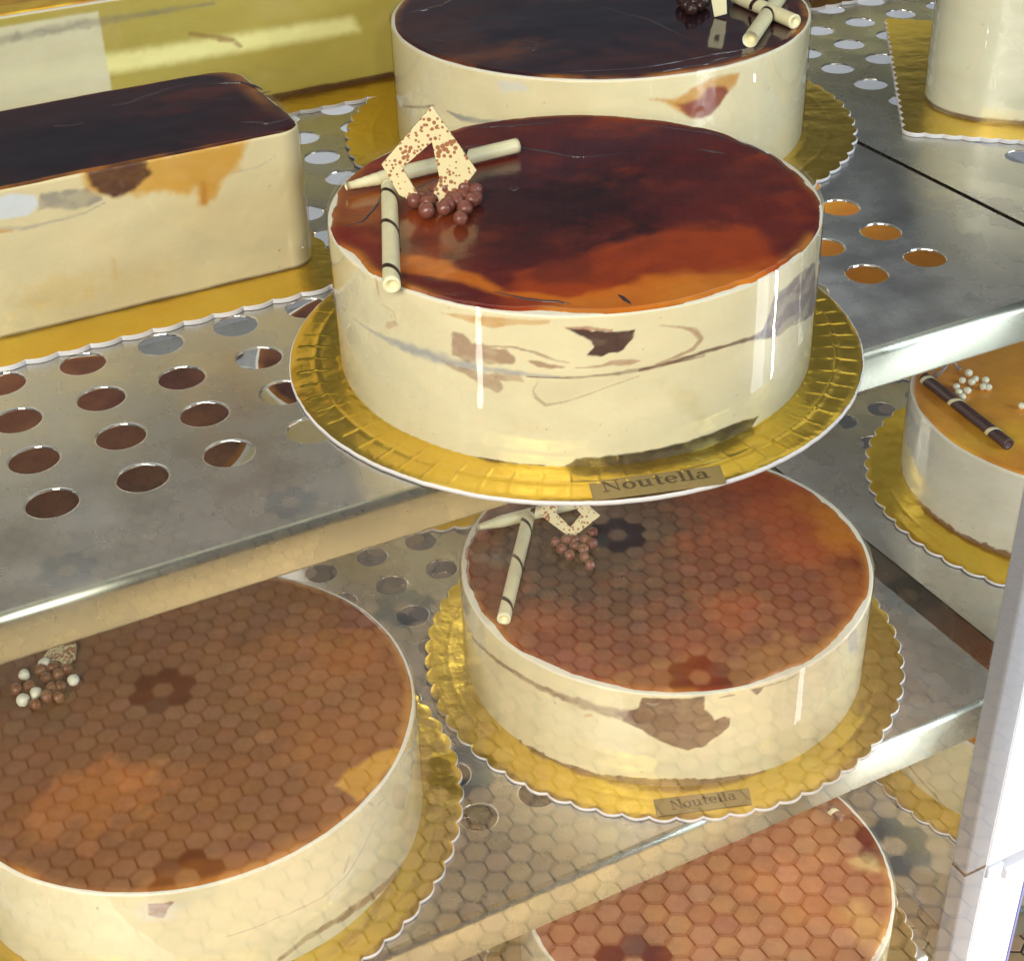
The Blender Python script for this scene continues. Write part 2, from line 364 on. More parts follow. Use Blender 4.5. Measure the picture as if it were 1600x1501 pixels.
# ------------------------------------------------------------------ perforated shelves
HS, HK, HT, HR = 0.0414, 0.0011, 0.0404, 0.0118
def shelf(x0, x1, yf, z, lip, ox, oy, irange, jrange, label, end_y=1.322):
    root = empty('steel_shelf', ((x0+x1)/2, yf, z), label, 'shelf', 'perforated steel shelf panels of the case')
    th = 0.0012; NS = 24
    V = []; Fc = []
    def add(p): V.append(p); return len(V)-1
    y_flat = yf+0.0045
    # cells
    J0, J1 = jrange; I0, I1 = irange
    ya = oy+(J0-.5)*HT; yb = oy+(J1+.5)*HT
    sq = []
    for q in range(NS):
        a = q*2*math.pi/NS; c, s_ = math.cos(a), math.sin(a); m = max(abs(c), abs(s_)); sq.append((c/m*.5, s_/m*.5, c, s_))
    for j in range(J0, J1+1):
        for i in range(I0, I1+1):
            cx = ox+i*HS+j*HK; cy = oy+j*HT
            rings = []
            for kind in range(6):
                rg = []
                for (u, v, c, s_) in sq:
                    if kind == 0: p = (cx+u*HS+v*HK, cy+v*HT, z)
                    elif kind == 1: p = (cx+c*(HR+.0009), cy+s_*(HR+.0009), z)
                    elif kind == 2: p = (cx+c*(HR+.0002), cy+s_*(HR+.0002), z-.0003)
                    elif kind == 3: p = (cx+c*HR, cy+s_*HR, z-.0007)
                    elif kind == 4: p = (cx+c*HR, cy+s_*HR, z-th)
                    else: p = (cx+u*HS+v*HK, cy+v*HT, z-th)
                    rg.append(add(p))
                rings.append(rg)
            for a, b in zip(rings[:-1], rings[1:]):
                for q in range(NS): Fc.append((a[q], a[(q+1) % NS], b[(q+1) % NS], b[q]))
    def quad(a, b, c, d): Fc.append((add(a), add(b), add(c), add(d)))
    def slab(pts):
        t = [add((p[0], p[1], z)) for p in pts]; bt = [add((p[0], p[1], z-th)) for p in pts]
        Fc.append(tuple(t)); Fc.append(tuple(bt[::-1]))
    def xl(y): return ox+(I0-.5)*HS+(y-oy)/HT*HK
    def xr(y): return ox+(I1+.5)*HS+(y-oy)/HT*HK
    slab([(x0, y_flat), (x1, y_flat), (x1, ya), (x0, ya)])
    slab([(x0, yb), (x1, yb), (x1, end_y), (x0, end_y)])
    slab([(x0, ya), (xl(ya), ya), (xl(yb), yb), (x0, yb)])
    slab([(xr(ya), ya), (x1, ya), (x1, yb), (xr(yb), yb)])
    sh = mesh_obj('shelf_plate', local(V, root), Fc, STEEL, root, smooth=False)
    # front lip: rolled edge, face, return flange
    prof = [(y_flat, z)]
    for k in range(1, 9):
        a = k/8*math.pi/2; prof.append((yf+.0045-.0045*math.sin(a), z-.0045+.0045*math.cos(a)))
    prof += [(yf, z-lip+.002), (yf+.0006, z-lip+.0006), (yf+.002, z-lip), (yf+.014, z-lip)]
    inner = [(yf+.014, z-lip+th), (yf+.0022, z-lip+th), (yf+th, z-lip+.003), (yf+th, z-.0055), (yf+.0022, z-.0022), (y_flat, z-th)]
    pr = prof+inner; V2 = []; F2 = []
    for x in (x0, x1):
        V2 += [(x, p[0], p[1]) for p in pr]
    n = len(pr)
    for k in range(n): F2.append((k, (k+1) % n, n+(k+1) % n, n+k))
    F2.append(tuple(range(n-1, -1, -1))); F2.append(tuple(range(n, 2*n)))
    lp = mesh_obj('front_lip', local(V2, root), F2, LIPM, root, smooth=False)
    me = lp.data
    for p in me.polygons:
        if len(p.vertices) == 4: p.use_smooth = True
    me.set_sharp_from_angle(angle=R(50)) if hasattr(me, 'set_sharp_from_angle') else None
    # side turned edge
    for xx, s_ in ((x0, 1), (x1, -1)):
        box('side_flange', (min(xx, xx+s_*.0012), yf+.0075, z-lip*.8), (max(xx, xx+s_*.0012), end_y, z-th-.0001), STEEL, root)
    return root
LX, LY = 0.1134, 0.7197
shelf(-0.62, 0.6415, Y1, Z1, 0.0237, LX, LY, (-15, 11), (-3, 13), 'top perforated steel shelf under the large round cake and long dark block cake')
shelf(0.6455, 1.30, Y1, Z1, 0.0237, LX+.0268, LY+.004, (14, 26), (-3, 13), 'bluish perforated steel shelf panel at top right, past the thin seam')
shelf(-0.62, 0.642, Y2, Z2, 0.032, LX, LY+.015, (-15, 11), (-3, 13), 'middle perforated steel shelf carrying two brown glazed cakes')
shelf(0.666, 1.30, Y2, Z2, 0.032, LX+.062, LY-.005, (14, 26), (-2, 13), 'short middle shelf panel under the orange glazed cake at right')
shelf(-0.62, 0.617, Y3, Z3, 0.032, LX, LY, (-15, 11), (-3, 13), 'bottom perforated steel shelf under the lowest brown cake')
shelf(0.644, 1.30, Y3, Z3, 0.032, LX+.075, LY, (14, 26), (-2, 13), 'bottom steel shelf panel beside the corner post, under the half hidden cream cake')

# ------------------------------------------------------------------ glass and frame
pn = box('front_glass', (-0.9, GLASS_Y-.001, FLOOR+.004), (0.4985, GLASS_Y+.001, 0.25), PANE)
props(pn, 'clear front glass pane of the cake case mirroring the hexagon tiles', 'glass pane')
# the pane goes on across the corner post
props(box('corner_glass', (0.4995, GLASS_Y-.001, FLOOR+.004), (0.531, GLASS_Y+.001, 0.25), PANE), 'narrow glass strip in front of the grey corner post', 'glass strip')
fr = empty('case_frame', (0.525, 0.45, FLOOR), 'grey satin corner post of the cake case at right', 'case frame')
box('corner_post', (0.517, 0.4435, -0.7105), (0.5345, 0.4560, 0.25), ALU, fr, .0015)
box('corner_post', (0.517, 0.4435, FLOOR+.004), (0.5345, 0.4560, -0.7130), ALU, fr, .0015)
box('post_joint', (0.5176, 0.4441, -0.7130), (0.5339, 0.4554, -0.7105), BISCUIT, fr)
tr = empty('white_trim', (0.565, 0.45, FLOOR), 'bright white enamel side trim outside the corner post', 'trim')
def tbox(name, p, q, mat, y0=0.449, dy=.010, bev=.0015):
    a = at_y(p, y0); b = at_y(q, y0)
    return box(name, (min(a[0], b[0]), y0, min(a[2], b[2])), (max(a[0], b[0]), y0+dy, max(a[2], b[2])), mat, tr, bev)
_a = at_y((1540, 1357), .449); _b = at_y((1592, 1392), .449)
box('trim_panel', (_a[0]+.0005, .449, _a[2]+.001), (_a[0]+.045, .459, -0.53), TRIM, tr, .0015)
box('trim_panel', (_a[0]+.0005, .449, FLOOR+.004), (_b[0]+.003, .459, _a[2]-.0095), TRIM, tr, .0015)
box('trim_bracket', (_a[0]+.0005, .4475, _a[2]-.0085), (_a[0]+.0145, .4605, _a[2]), BRACK, tr, .0015)
box('trim_bracket', (_a[0]+.0155, .4465, _a[2]-.0165), (_a[0]+.0430, .4605, _a[2]-.0065), BRACK, tr, .002)
box('fringe_strip', (_b[0]+.0032, .449, FLOOR+.004), (_b[0]+.0048, .4585, _a[2]-.0175), BLUEFRINGE, tr)  # added strip colouring in a blue lens fringe beside the white

# ------------------------------------------------------------------ cake boards
def hump(x, w): return np.exp(-(x/w)**2)
def round_board(cx, cy, r, z, label, scallop=0, amp=0.0, emboss=0.0, ring=0.0, ticks=0, group='gold cake boards', phase=0.0):
    root = empty('cake_board', (cx, cy, z), label, 'cake board', group)
    nt_, nr = 1080, 64
    th = np.arange(nt_)/nt_*2*math.pi
    Rb = r*np.ones(nt_)
    if scallop: Rb = r-amp+amp*2*np.abs(np.cos(th*scallop/2+phase))**0.8-amp*0.4+0.0008*(fbm(5, th*12, th*0)-.5)
    else: Rb = r+0.0006*(fbm(5, th*25, th*0)-.5)
    rr_ = np.r_[np.linspace(0, .5, 6)[:-1], np.linspace(.5, 1, nr-5)]
    T, Q = np.meshgrid(th, rr_, indexing='ij'); RR = Rb[:, None]*Q
    h = np.zeros_like(RR)+BT
    h += 0.0006*(fbm(int(cx*1e4) % 97, np.cos(T)*RR*60+20, np.sin(T)*RR*60+20, 3)-.5)
    if ring:
        h += emboss*hump(RR-ring, .0011)
        tk = np.abs(((T*ticks/(2*math.pi)+.12*fbm(8, T*9, T*0)) % 1)-.5)*2
        wob = 1+.5*(fbm(3, T*9, RR*50)-.5)
        h += emboss*.9*sstep(.90, .985, tk)*sstep(ring-.009, ring-.004, RR)*(1-sstep(r-.004, r-.002, RR))*wob
        n5 = 60
        sc = np.abs(np.cos(T*n5/2)); rin = ring-.0125-.002*sc
        h += emboss*.8*hump(RR-rin, .0008)
    h -= .0004*sstep(r-.003, r, RR)
    h[:, -1] = BT-.0006
    X = np.cos(T)*RR; Y = np.sin(T)*RR
    V = np.stack([X, Y, h], -1).reshape(-1, 3)
    mesh_obj('gold_surface', V, grid_faces(nt_, len(rr_), True), GOLD, root)
    Ve = []
    for k in range(nt_):
        c, s_ = math.cos(th[k]), math.sin(th[k]); q = Rb[k]
        Ve += [(c*q, s_*q, BT-.0006), (c*(q+.0006), s_*(q+.0006), BT-.0010), (c*(q+.0006), s_*(q+.0006), .0003), (c*q*.99, s_*q*.99, .0002)]
    mesh_obj('card_edge', Ve, [f[::-1] for f in grid_faces(nt_, 4, True)], CARD, root)
    return root
def poly_board(pts, z, label, amp=.0013, step=.0085):
    P = [np.array(p, float) for p in pts]; out = []
    c = sum(P)/len(P)
    for a, b in zip(P, P[1:]+P[:1]):
        L = np.linalg.norm(b-a); n = max(1, int(round(L/(step*2)))); d = (b-a)/L; nn = np.array([d[1], -d[0]])
        if nn@((a+b)/2-c) < 0: nn = -nn
        for k in range(n*10):
            t = k/(n*10); out.append(a+d*L*t+nn*amp*2*(abs(math.sin(t*n*math.pi))**.8))
    root = empty('cake_board', (c[0], c[1], z), label, 'cake board', 'gold cake boards')
    n = len(out); V = []
    for q in out: q = q-c; V.append((q[0], q[1], BT))
    for q in out: q = q-c; V.append((q[0]*1.002, q[1]*1.002, BT-.0006))
    for q in out: q = q-c; V.append((q[0]*1.002, q[1]*1.002, .0003))
    mesh_obj('gold_surface', V[:n], [tuple(range(n))], GOLD, root, smooth=False)
    Fe = [(k, n+k, n+(k+1) % n, (k+1) % n) for k in range(n)]
    Fe = [(k, n+k, n+(k+1) % n, (k+1) % n) for k in range(n)]+[(n+k, 2*n+k, 2*n+(k+1) % n, n+(k+1) % n) for k in range(n)]
    mesh_obj('card_edge', V, Fe, CARD, root, smooth=False)
    return root

# ------------------------------------------------------------------ cakes
CR = np.array([0.84, 0.74, 0.46])
CHO = (0.13, 0.045, 0.03); MAR = (0.30, 0.13, 0.075); BLU = (0.33, 0.33, 0.36); CAR = (0.62, 0.30, 0.06); DRK = (0.05, 0.025, 0.03)
def glaze_color(P, seed, cols, sc):
    n = fbm(seed, P[:, 0]*sc, P[:, 1]*sc, 5); n2 = fbm(seed+9, P[:, 0]*sc*.6, P[:, 1]*sc*1.6, 4)
    a = sstep(.35, .65, n)[:, None]; b = sstep(.4, .7, n2)[:, None]
    c = np.array(cols[0])*(1-a)+np.array(cols[1])*a
    return c*(1-b*.6)+np.array(cols[2])*b*.6
def build_cake(name, outline, cxy, z, h, label, side_map, side_marks, top_marks, gcols, gseed, gscale, gmat=None, rim=.0022, rimamp=.003, base_h=0.0, dome=0.0, film=True, rimwhite=True, cream=CR, nrow=80, cat='cake', group='glazed mousse cakes on gold boards', back_gap=None):
    """outline: (n,2) closed curve, counter-clockwise, absolute coordinates"""
    root = empty(name, (cxy[0], cxy[1], z), label, cat, group)
    O = np.array(outline); n = len(O); c = np.array(cxy)
    nx = np.roll(O, -1, 0)-np.roll(O, 1, 0); nx = np.stack([nx[:, 1], -nx[:, 0]], -1); nx /= np.linalg.norm(nx, axis=1)[:, None]
    hz = np.r_[np.linspace(0, h-.0012, nrow), h-.0004, h]
    off = np.r_[np.zeros(nrow), -.0003, -.0012]
    arc = np.r_[0, np.cumsum(np.linalg.norm(np.diff(O, axis=0), axis=1))]
    V = np.zeros((n, len(hz), 3))
    V[:, :, 0] = O[:, None, 0]+nx[:, None, 0]*off[None, :]; V[:, :, 1] = O[:, None, 1]+nx[:, None, 1]*off[None, :]; V[:, :, 2] = hz[None, :]
    w = .0008*(fbm(gseed+50, np.repeat(arc[:, None], len(hz), 1)*40, V[:, :, 2]*70, 4)-.5)
    V[:, :, 0] += nx[:, None, 0]*w; V[:, :, 1] += nx[:, None, 1]*w
    W3 = V.reshape(-1, 3)+np.array([0, 0, z])
    P2 = side_map(W3)
    col = np.tile(cream, (len(W3), 1))*(0.93+.14*fbm(gseed+3, P2[:, 0]*30, P2[:, 1]*60, 4))[:, None]
    # faint warm stains
    st = sstep(.60, .78, fbm(gseed+4, P2[:, 0]*35, P2[:, 1]*45, 4))[:, None]*.14
    col = col*(1-st)+np.array([.70, .50, .24])*st
    sp = sstep(.90, .94, fbm(gseed+6, P2[:, 0]*500, P2[:, 1]*500, 2))[:, None]*.6
    col = col*(1-sp)+np.array([.35, .22, .12])*sp
    col = paint(P2, col, side_marks, gseed*3+1)
    if base_h:
        bb = base_h*(.7+.6*fbm(gseed+8, P2[:, 0]*60, P2[:, 0]*0, 3))
        a = (1-sstep(bb-.0008, bb+.0008, W3[:, 2]-z))[:, None]
        col = col*(1-a)+np.array([.10, .045, .02])*a
    # top ring of cream down to the glaze
    Vl = V.reshape(-1, 3)-np.array([c[0], c[1], 0]); F = grid_faces(n, len(hz), True)
    base = len(Vl)
    top = (O-c)-nx*.011
    Vl = np.vstack([Vl, np.c_[top, np.full(n, h)]])
    F += [(i*len(hz)+len(hz)-1, ((i+1) % n)*len(hz)+len(hz)-1, base+(i+1) % n, base+i) for i in range(n)]
    col = np.vstack([col, np.tile(np.array([.80, .74, .56]), (n, 1))])
    m = np.arange(n)*len(hz)+len(hz)-1
    for q in ((m, m-1) if rimwhite else ()): col[q] = np.array([.82, .77, .62])
    mesh_obj('mousse_body', Vl, F, CREAM, root, col=col)
    # glaze
    nr = 110
    t = np.r_[np.linspace(0, 1, nr)]
    edge = rim+rimamp*np.clip(fbm(gseed+11, arc*45, arc*0, 5)-.35, 0, 1)
    G0 = (O-c)-nx*edge[:, None]
    if isinstance(dome, str): pass
    G = G0[:, None, :]*t[None, ::-1, None]
    gz = np.full((n, nr), h+.0012); gz[:, 0] = h-.0002; gz[:, 1] = h+.0008
    gz[:, 2:] += .0008*(fbm(gseed+13, (G[:, 2:, 0]+1)*25, (G[:, 2:, 1]+1)*25, 3)-.5)
    VG = np.concatenate([G, gz[:, :, None]], -1).reshape(-1, 3)
    PG = VG[:, :2]+c
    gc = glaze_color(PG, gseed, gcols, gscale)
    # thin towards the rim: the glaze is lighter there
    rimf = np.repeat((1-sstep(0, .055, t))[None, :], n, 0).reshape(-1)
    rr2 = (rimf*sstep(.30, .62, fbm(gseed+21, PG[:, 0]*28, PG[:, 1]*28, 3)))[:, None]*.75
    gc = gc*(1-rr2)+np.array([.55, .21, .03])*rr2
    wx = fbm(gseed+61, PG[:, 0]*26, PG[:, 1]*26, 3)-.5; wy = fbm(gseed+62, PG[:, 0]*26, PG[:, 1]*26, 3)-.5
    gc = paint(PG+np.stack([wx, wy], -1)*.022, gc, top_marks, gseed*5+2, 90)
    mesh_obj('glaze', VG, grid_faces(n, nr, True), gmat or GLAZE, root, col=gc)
    if film:
        Vf = []; fo = .0009
        fh = [0.0, h*.25, h*.5, h*.75, h-.001, h+.0016]
        wv = (fbm(gseed+31, arc*22, arc*0, 3)-.5)*.0010
        for i in range(n):
            for q in fh:
                k = fo+max(wv[i], -.0004)*(q/h)
                Vf.append((O[i, 0]-c[0]+nx[i, 0]*k, O[i, 1]-c[1]+nx[i, 1]*k, q))
        mesh_obj('acetate_band', Vf, grid_faces(n, len(fh), True), FILM, root)
    return root
def circle(cx, cy, r, n=820):
    a = np.arange(n)/n*2*math.pi; return np.stack([cx+r*np.cos(a), cy+r*np.sin(a)], -1)
def rrect(x0, y0, x1, y1, rad, ang=0, piv=None, ds=.0012):
    pts = []
    for (cx, cy, a0) in ((x1-rad, y0+rad, -90), (x1-rad, y1-rad, 0), (x0+rad, y1-rad, 90), (x0+rad, y0+rad, 180)):
        k = max(4, int(rad*math.pi/2/ds))
        for q in range(k+1):
            a = R(a0+90*q/k); pts.append((cx+rad*math.cos(a), cy+rad*math.sin(a)))
    P = np.array(pts); out = []
    for a, b in zip(P, np.roll(P, -1, 0)):
        L = np.linalg.norm(b-a); m = max(1, int(L/ds))
        for q in range(m): out.append(a+(b-a)*q/m)
    P = np.array(out)
    if ang:
        pv = np.array(piv); c, s_ = math.cos(R(ang)), math.sin(R(ang)); P = (P-pv)@np.array([[c, s_], [-s_, c]])+pv
    return P
def cyl_map(cx, cy, r):
    return lambda W3: np.stack([np.arctan2(W3[:, 0]-cx, -(W3[:, 1]-cy))*r, W3[:, 2]], -1)
def cyl_pts(cx, cy, r, pxs):
    mp = cyl_map(cx, cy, r); return [tuple(mp(np.array([at_cyl(p, cx, cy, r)]))[0]) for p in pxs]
def top_pts(z, pxs): return [tuple(at_z(p, z)[:2]) for p in pxs]
def zoomed(ox, oy, s, pts): return [(ox+x/s, oy+y/s) for x, y in pts]
MM = .001

# --- A: the large cake in front
A = dict(x=.3419, y=.6079, r=.12, h=.0768); za = Z1+BT
sc = lambda pts: cyl_pts(A['x'], A['y'], A['r'], zoomed(640, 480, 3.478, pts))
sd = lambda pts: cyl_pts(A['x'], A['y'], A['r'], zoomed(1000, 380, 3.95, pts))
ab = lambda pts: cyl_pts(A['x'], A['y'], A['r'], pts)
sideA = [
    ('line', sc([(-300, 60), (-150, 160), (0, 225), (180, 280), (400, 330), (640, 362), (820, 378)]), [.3*MM, 1.2*MM, 2.4*MM, 2.6*MM, 1.6*MM, .9*MM, .3*MM], BLU, .7, .75),
    ('poly', sc([(225, 130), (300, 140), (345, 190), (400, 205), (470, 225), (520, 225), (575, 270), (560, 300), (480, 310), (330, 300), (235, 260)]), MAR, .8*MM, 1.6*MM, .72),
    ('poly', sc([(180, 290), (330, 340), (600, 365), (620, 400), (540, 400), (480, 385), (510, 440), (480, 462), (400, 430), (350, 385), (260, 350)]), MAR, .6*MM, 1.3*MM, .62),
    ('line', sc([(420, 210), (560, 215), (680, 245), (800, 290), (870, 300)]), [.3*MM, .5*MM, .6*MM, .5*MM, .2*MM], MAR, .5, .6),
    ('poly', sc([(640, 290), (700, 285), (840, 325), (760, 335), (690, 325)]), MAR, .5*MM, .9*MM, .7),
    ('poly', sc([(850, 112), (960, 118), (1060, 130), (1222, 122), (1215, 165), (1165, 230), (1060, 262), (960, 262), (1000, 215), (990, 180), (930, 150)]), (.075, .03, .028), .35*MM, .9*MM, .97),
    ('line', sc([(850, 110), (960, 112), (1100, 125)]), [.3*MM, .9*MM, .4*MM], (.35, .07, .04), .4, .8),
    ('line', sc([(640, 375), (900, 380), (1100, 362), (1300, 330), (1420, 300), (1600, 262)]), [.2*MM, .4*MM, .7*MM, 1.1*MM, .8*MM, .6*MM], CHO, .4, .72),
    ('line', sc([(900, 330), (1040, 318), (1100, 300), (1200, 298), (1250, 290)]), [.2*MM, .6*MM, 1.0*MM, 1.3*MM, .2*MM], (.36, .15, .09), .5, .65),
    ('line', sc([(1250, 370), (1080, 430), (850, 510), (740, 530), (690, 490), (670, 450), (700, 400)]), [.2*MM, .3*MM, .3*MM, .7*MM, .7*MM, .35*MM, .2*MM], MAR, .5, .6),
    ('poly', sc([(690, 400), (900, 385), (1200, 372), (1000, 440), (800, 510), (700, 495), (670, 440)]), (.72, .60, .38), 1.0*MM, 1.5*MM, .35),
    ('line', sd([(120, 505), (260, 515), (340, 540), (380, 590), (330, 650), (230, 695), (100, 745)]), [.2*MM, .5*MM, 1.2*MM, 1.1*MM, .9*MM, .7*MM, .3*MM], (.33, .14, .07), .6, .65),
    ('line', sd([(0, 780), (180, 735), (400, 665), (600, 610), (740, 565), (800, 555)]), [.6*MM, .8*MM, .7*MM, .8*MM, 1.4*MM, 2.0*MM], CHO, .4, .85),
    ('poly', sd([(830, 300), (800, 410), (760, 520), (720, 585), (830, 575), (930, 500), (1075, 410), (1080, 110), (1000, 170), (950, 215), (890, 280)]), (.17, .12, .14), .8*MM, 1.2*MM, .85),  # mauve patch imitates a dark reflection in the acetate
    ('line', sd([(720, 590), (860, 560), (930, 505), (1070, 415)]), [.5*MM, .8*MM, .6*MM, .3*MM], DRK, .5, .5),
    ('poly', sc([(1350, 400), (1600, 480), (1600, 650), (1480, 560)]), (.62, .50, .22), 3*MM, 3*MM, .35),  # gold board's yellow reflection painted into the cream
    ('poly', ab([(640, 690), (760, 715), (850, 727), (870, 735), (760, 732), (660, 712)]), (.03, .02, .012), .4*MM, .6*MM, .97),
    ('poly', ab([(868, 740), (900, 716), (980, 708), (1070, 690), (1130, 668), (1160, 656), (1185, 650), (1160, 690), (1060, 730), (960, 750)]), (.03, .02, .014), .5*MM, .6*MM, .98),
    ('line', ab([(530, 600), (600, 665), (700, 705), (800, 728), (900, 738)]), [.5*MM]*5, (.55, .27, .06), .6, .8),
    ('poly', ab([(690, 488), (750, 492), (800, 497), (860, 500), (858, 506), (795, 507), (770, 512), (735, 503)]), (.62, .30, .06), .5*MM, .7*MM, .75),
    ('poly', zoomed and cyl_pts(A['x'], A['y'], A['r'], zoomed(440, 400, 5, [(820, 510), (890, 500), (910, 540), (840, 570), (805, 550)])), (.52, .30, .18), .5*MM, .6*MM, .7),
    ('line', cyl_pts(A['x'], A['y'], A['r'], zoomed(440, 400, 5, [(735, 170), (750, 250), (760, 300)])), [.8*MM, .6*MM, .3*MM], CAR, .7, .6),
    ('line', cyl_pts(A['x'], A['y'], A['r'], zoomed(440, 400, 5, [(780, 375), (870, 430), (890, 490)])), [.3*MM, .5*MM, .4*MM], (.6, .4, .25), .6, .5),
]
tA = lambda pxs: top_pts(za+A['h'], pxs)
def tb(px, rx, ry, c, op, z): p = at_z(px, z); return ('blob', (p[0], p[1]), rx, ry, c, op)
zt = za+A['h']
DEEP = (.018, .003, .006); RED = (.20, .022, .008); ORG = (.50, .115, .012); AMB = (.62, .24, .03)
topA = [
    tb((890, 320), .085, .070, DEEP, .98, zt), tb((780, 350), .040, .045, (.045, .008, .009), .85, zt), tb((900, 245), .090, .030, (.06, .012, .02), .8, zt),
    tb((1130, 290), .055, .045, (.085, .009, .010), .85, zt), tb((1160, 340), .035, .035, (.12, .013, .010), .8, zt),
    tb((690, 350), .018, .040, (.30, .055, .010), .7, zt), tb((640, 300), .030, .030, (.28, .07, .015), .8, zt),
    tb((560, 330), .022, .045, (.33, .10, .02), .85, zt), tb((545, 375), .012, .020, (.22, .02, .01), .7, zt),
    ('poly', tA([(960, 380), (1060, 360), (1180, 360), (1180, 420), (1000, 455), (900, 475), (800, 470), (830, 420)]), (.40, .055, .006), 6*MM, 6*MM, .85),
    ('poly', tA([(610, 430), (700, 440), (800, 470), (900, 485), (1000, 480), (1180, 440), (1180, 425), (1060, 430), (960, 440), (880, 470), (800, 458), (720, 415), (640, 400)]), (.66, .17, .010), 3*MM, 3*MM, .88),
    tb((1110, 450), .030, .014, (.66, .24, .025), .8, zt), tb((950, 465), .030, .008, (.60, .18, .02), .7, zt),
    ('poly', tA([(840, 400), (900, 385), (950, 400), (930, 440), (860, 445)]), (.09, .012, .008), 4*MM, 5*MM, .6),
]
round_board(A['x'], A['y'], .1462, Z1, 'smooth edged gold foil board with embossed ticks and name label under the front cake', 0, 0, .00075, .1335, 66)
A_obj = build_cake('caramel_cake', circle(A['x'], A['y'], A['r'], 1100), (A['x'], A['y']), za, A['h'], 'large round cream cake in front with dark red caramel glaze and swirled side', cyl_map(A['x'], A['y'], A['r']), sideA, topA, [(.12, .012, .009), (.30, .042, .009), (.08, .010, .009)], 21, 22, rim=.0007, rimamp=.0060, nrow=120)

# --- B: lower cake
B = dict(x=.4603, y=.6952, r=.1377, h=.0753); zb = Z2+BT
q8 = lambda pts: cyl_pts(B['x'], B['y'], B['r'], zoomed(900, 900, 4, pts))
q4 = lambda pts: cyl_pts(B['x'], B['y'], B['r'], zoomed(700, 900, 2.2857, pts))
sideB = [
    ('line', q4([(70, 190), (130, 260), (220, 330), (330, 395), (470, 450), (600, 490), (690, 500)]), [.8*MM, 1.5*MM, 1.9*MM, 2.2*MM, 3.2*MM, 4.0*MM, 5*MM], (.20, .10, .07), .4, .85),
    ('poly', q8([(405, 755), (560, 760), (800, 750), (805, 830), (870, 895), (930, 868), (965, 885), (955, 940), (880, 1000), (800, 1060), (690, 1085), (620, 1065), (540, 1035), (450, 980), (380, 940), (290, 905), (330, 840), (400, 820)]), (.13, .05, .028), .6*MM, 1.0*MM, .95),
    ('line', q8([(440, 790), (480, 800), (520, 790)]), [.5*MM, 1*MM, .4*MM], (.5, .4, .3), .6, .5),
    ('poly', q8([(1095, 705), (1170, 690), (1160, 715), (1130, 740)]), (.13, .06, .05), .3*MM, .5*MM, .9),
    ('line', q8([(900, 755), (950, 745), (990, 740)]), [.5*MM, .8*MM, .4*MM], CHO, .4, .7),
    ('line', q8([(1165, 690), (1330, 640), (1380, 610)]), [.6*MM, .5*MM, .5*MM], (.25, .16, .12), .4, .7),
    ('poly', q4([(1430, 200), (1460, 190), (1465, 260), (1430, 270)]), (.40, .38, .42), 1.5*MM, 1.5*MM, .7),
    ('line', q8([(60, 870), (90, 865)]), [1.2*MM, 1.0*MM], CAR, .6, .6),
    ('line', q4([(170, 545), (250, 600), (330, 640), (420, 680), (540, 715), (700, 730), (840, 735), (960, 728), (1060, 712), (1200, 672)]), [5*MM, 4.5*MM, 4*MM, 3.6*MM, 3.4*MM, 3.4*MM, 3.4*MM, 2.8*MM, 1.2*MM, .5*MM], (.17, .085, .035), .15, .93),
]
ztb = zb+B['h']
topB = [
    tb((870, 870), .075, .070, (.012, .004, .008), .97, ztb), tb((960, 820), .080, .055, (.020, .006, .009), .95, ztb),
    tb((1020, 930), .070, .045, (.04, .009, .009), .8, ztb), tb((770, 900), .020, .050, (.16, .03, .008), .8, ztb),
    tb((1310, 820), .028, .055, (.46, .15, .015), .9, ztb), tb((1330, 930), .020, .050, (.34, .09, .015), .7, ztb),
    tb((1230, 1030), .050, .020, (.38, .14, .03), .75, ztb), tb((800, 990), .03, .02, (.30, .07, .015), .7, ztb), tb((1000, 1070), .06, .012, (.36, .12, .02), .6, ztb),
]
round_board(B['x'], B['y'], .1655, Z2, 'scalloped gold board with name label under the second name tagged cake, on the middle shelf', 62, .0016, .0003, .150, 2)
build_cake('caramel_cake', circle(B['x'], B['y'], B['r'], 1000), (B['x'], B['y']), zb, B['h'], 'round caramel cake on middle shelf with big brown chocolate patch on its side', cyl_map(B['x'], B['y'], B['r']), sideB, topB, [(.15, .020, .008), (.32, .050, .010), (.20, .028, .009)], 33, 18, rim=.0022, rimamp=.006, nrow=100)

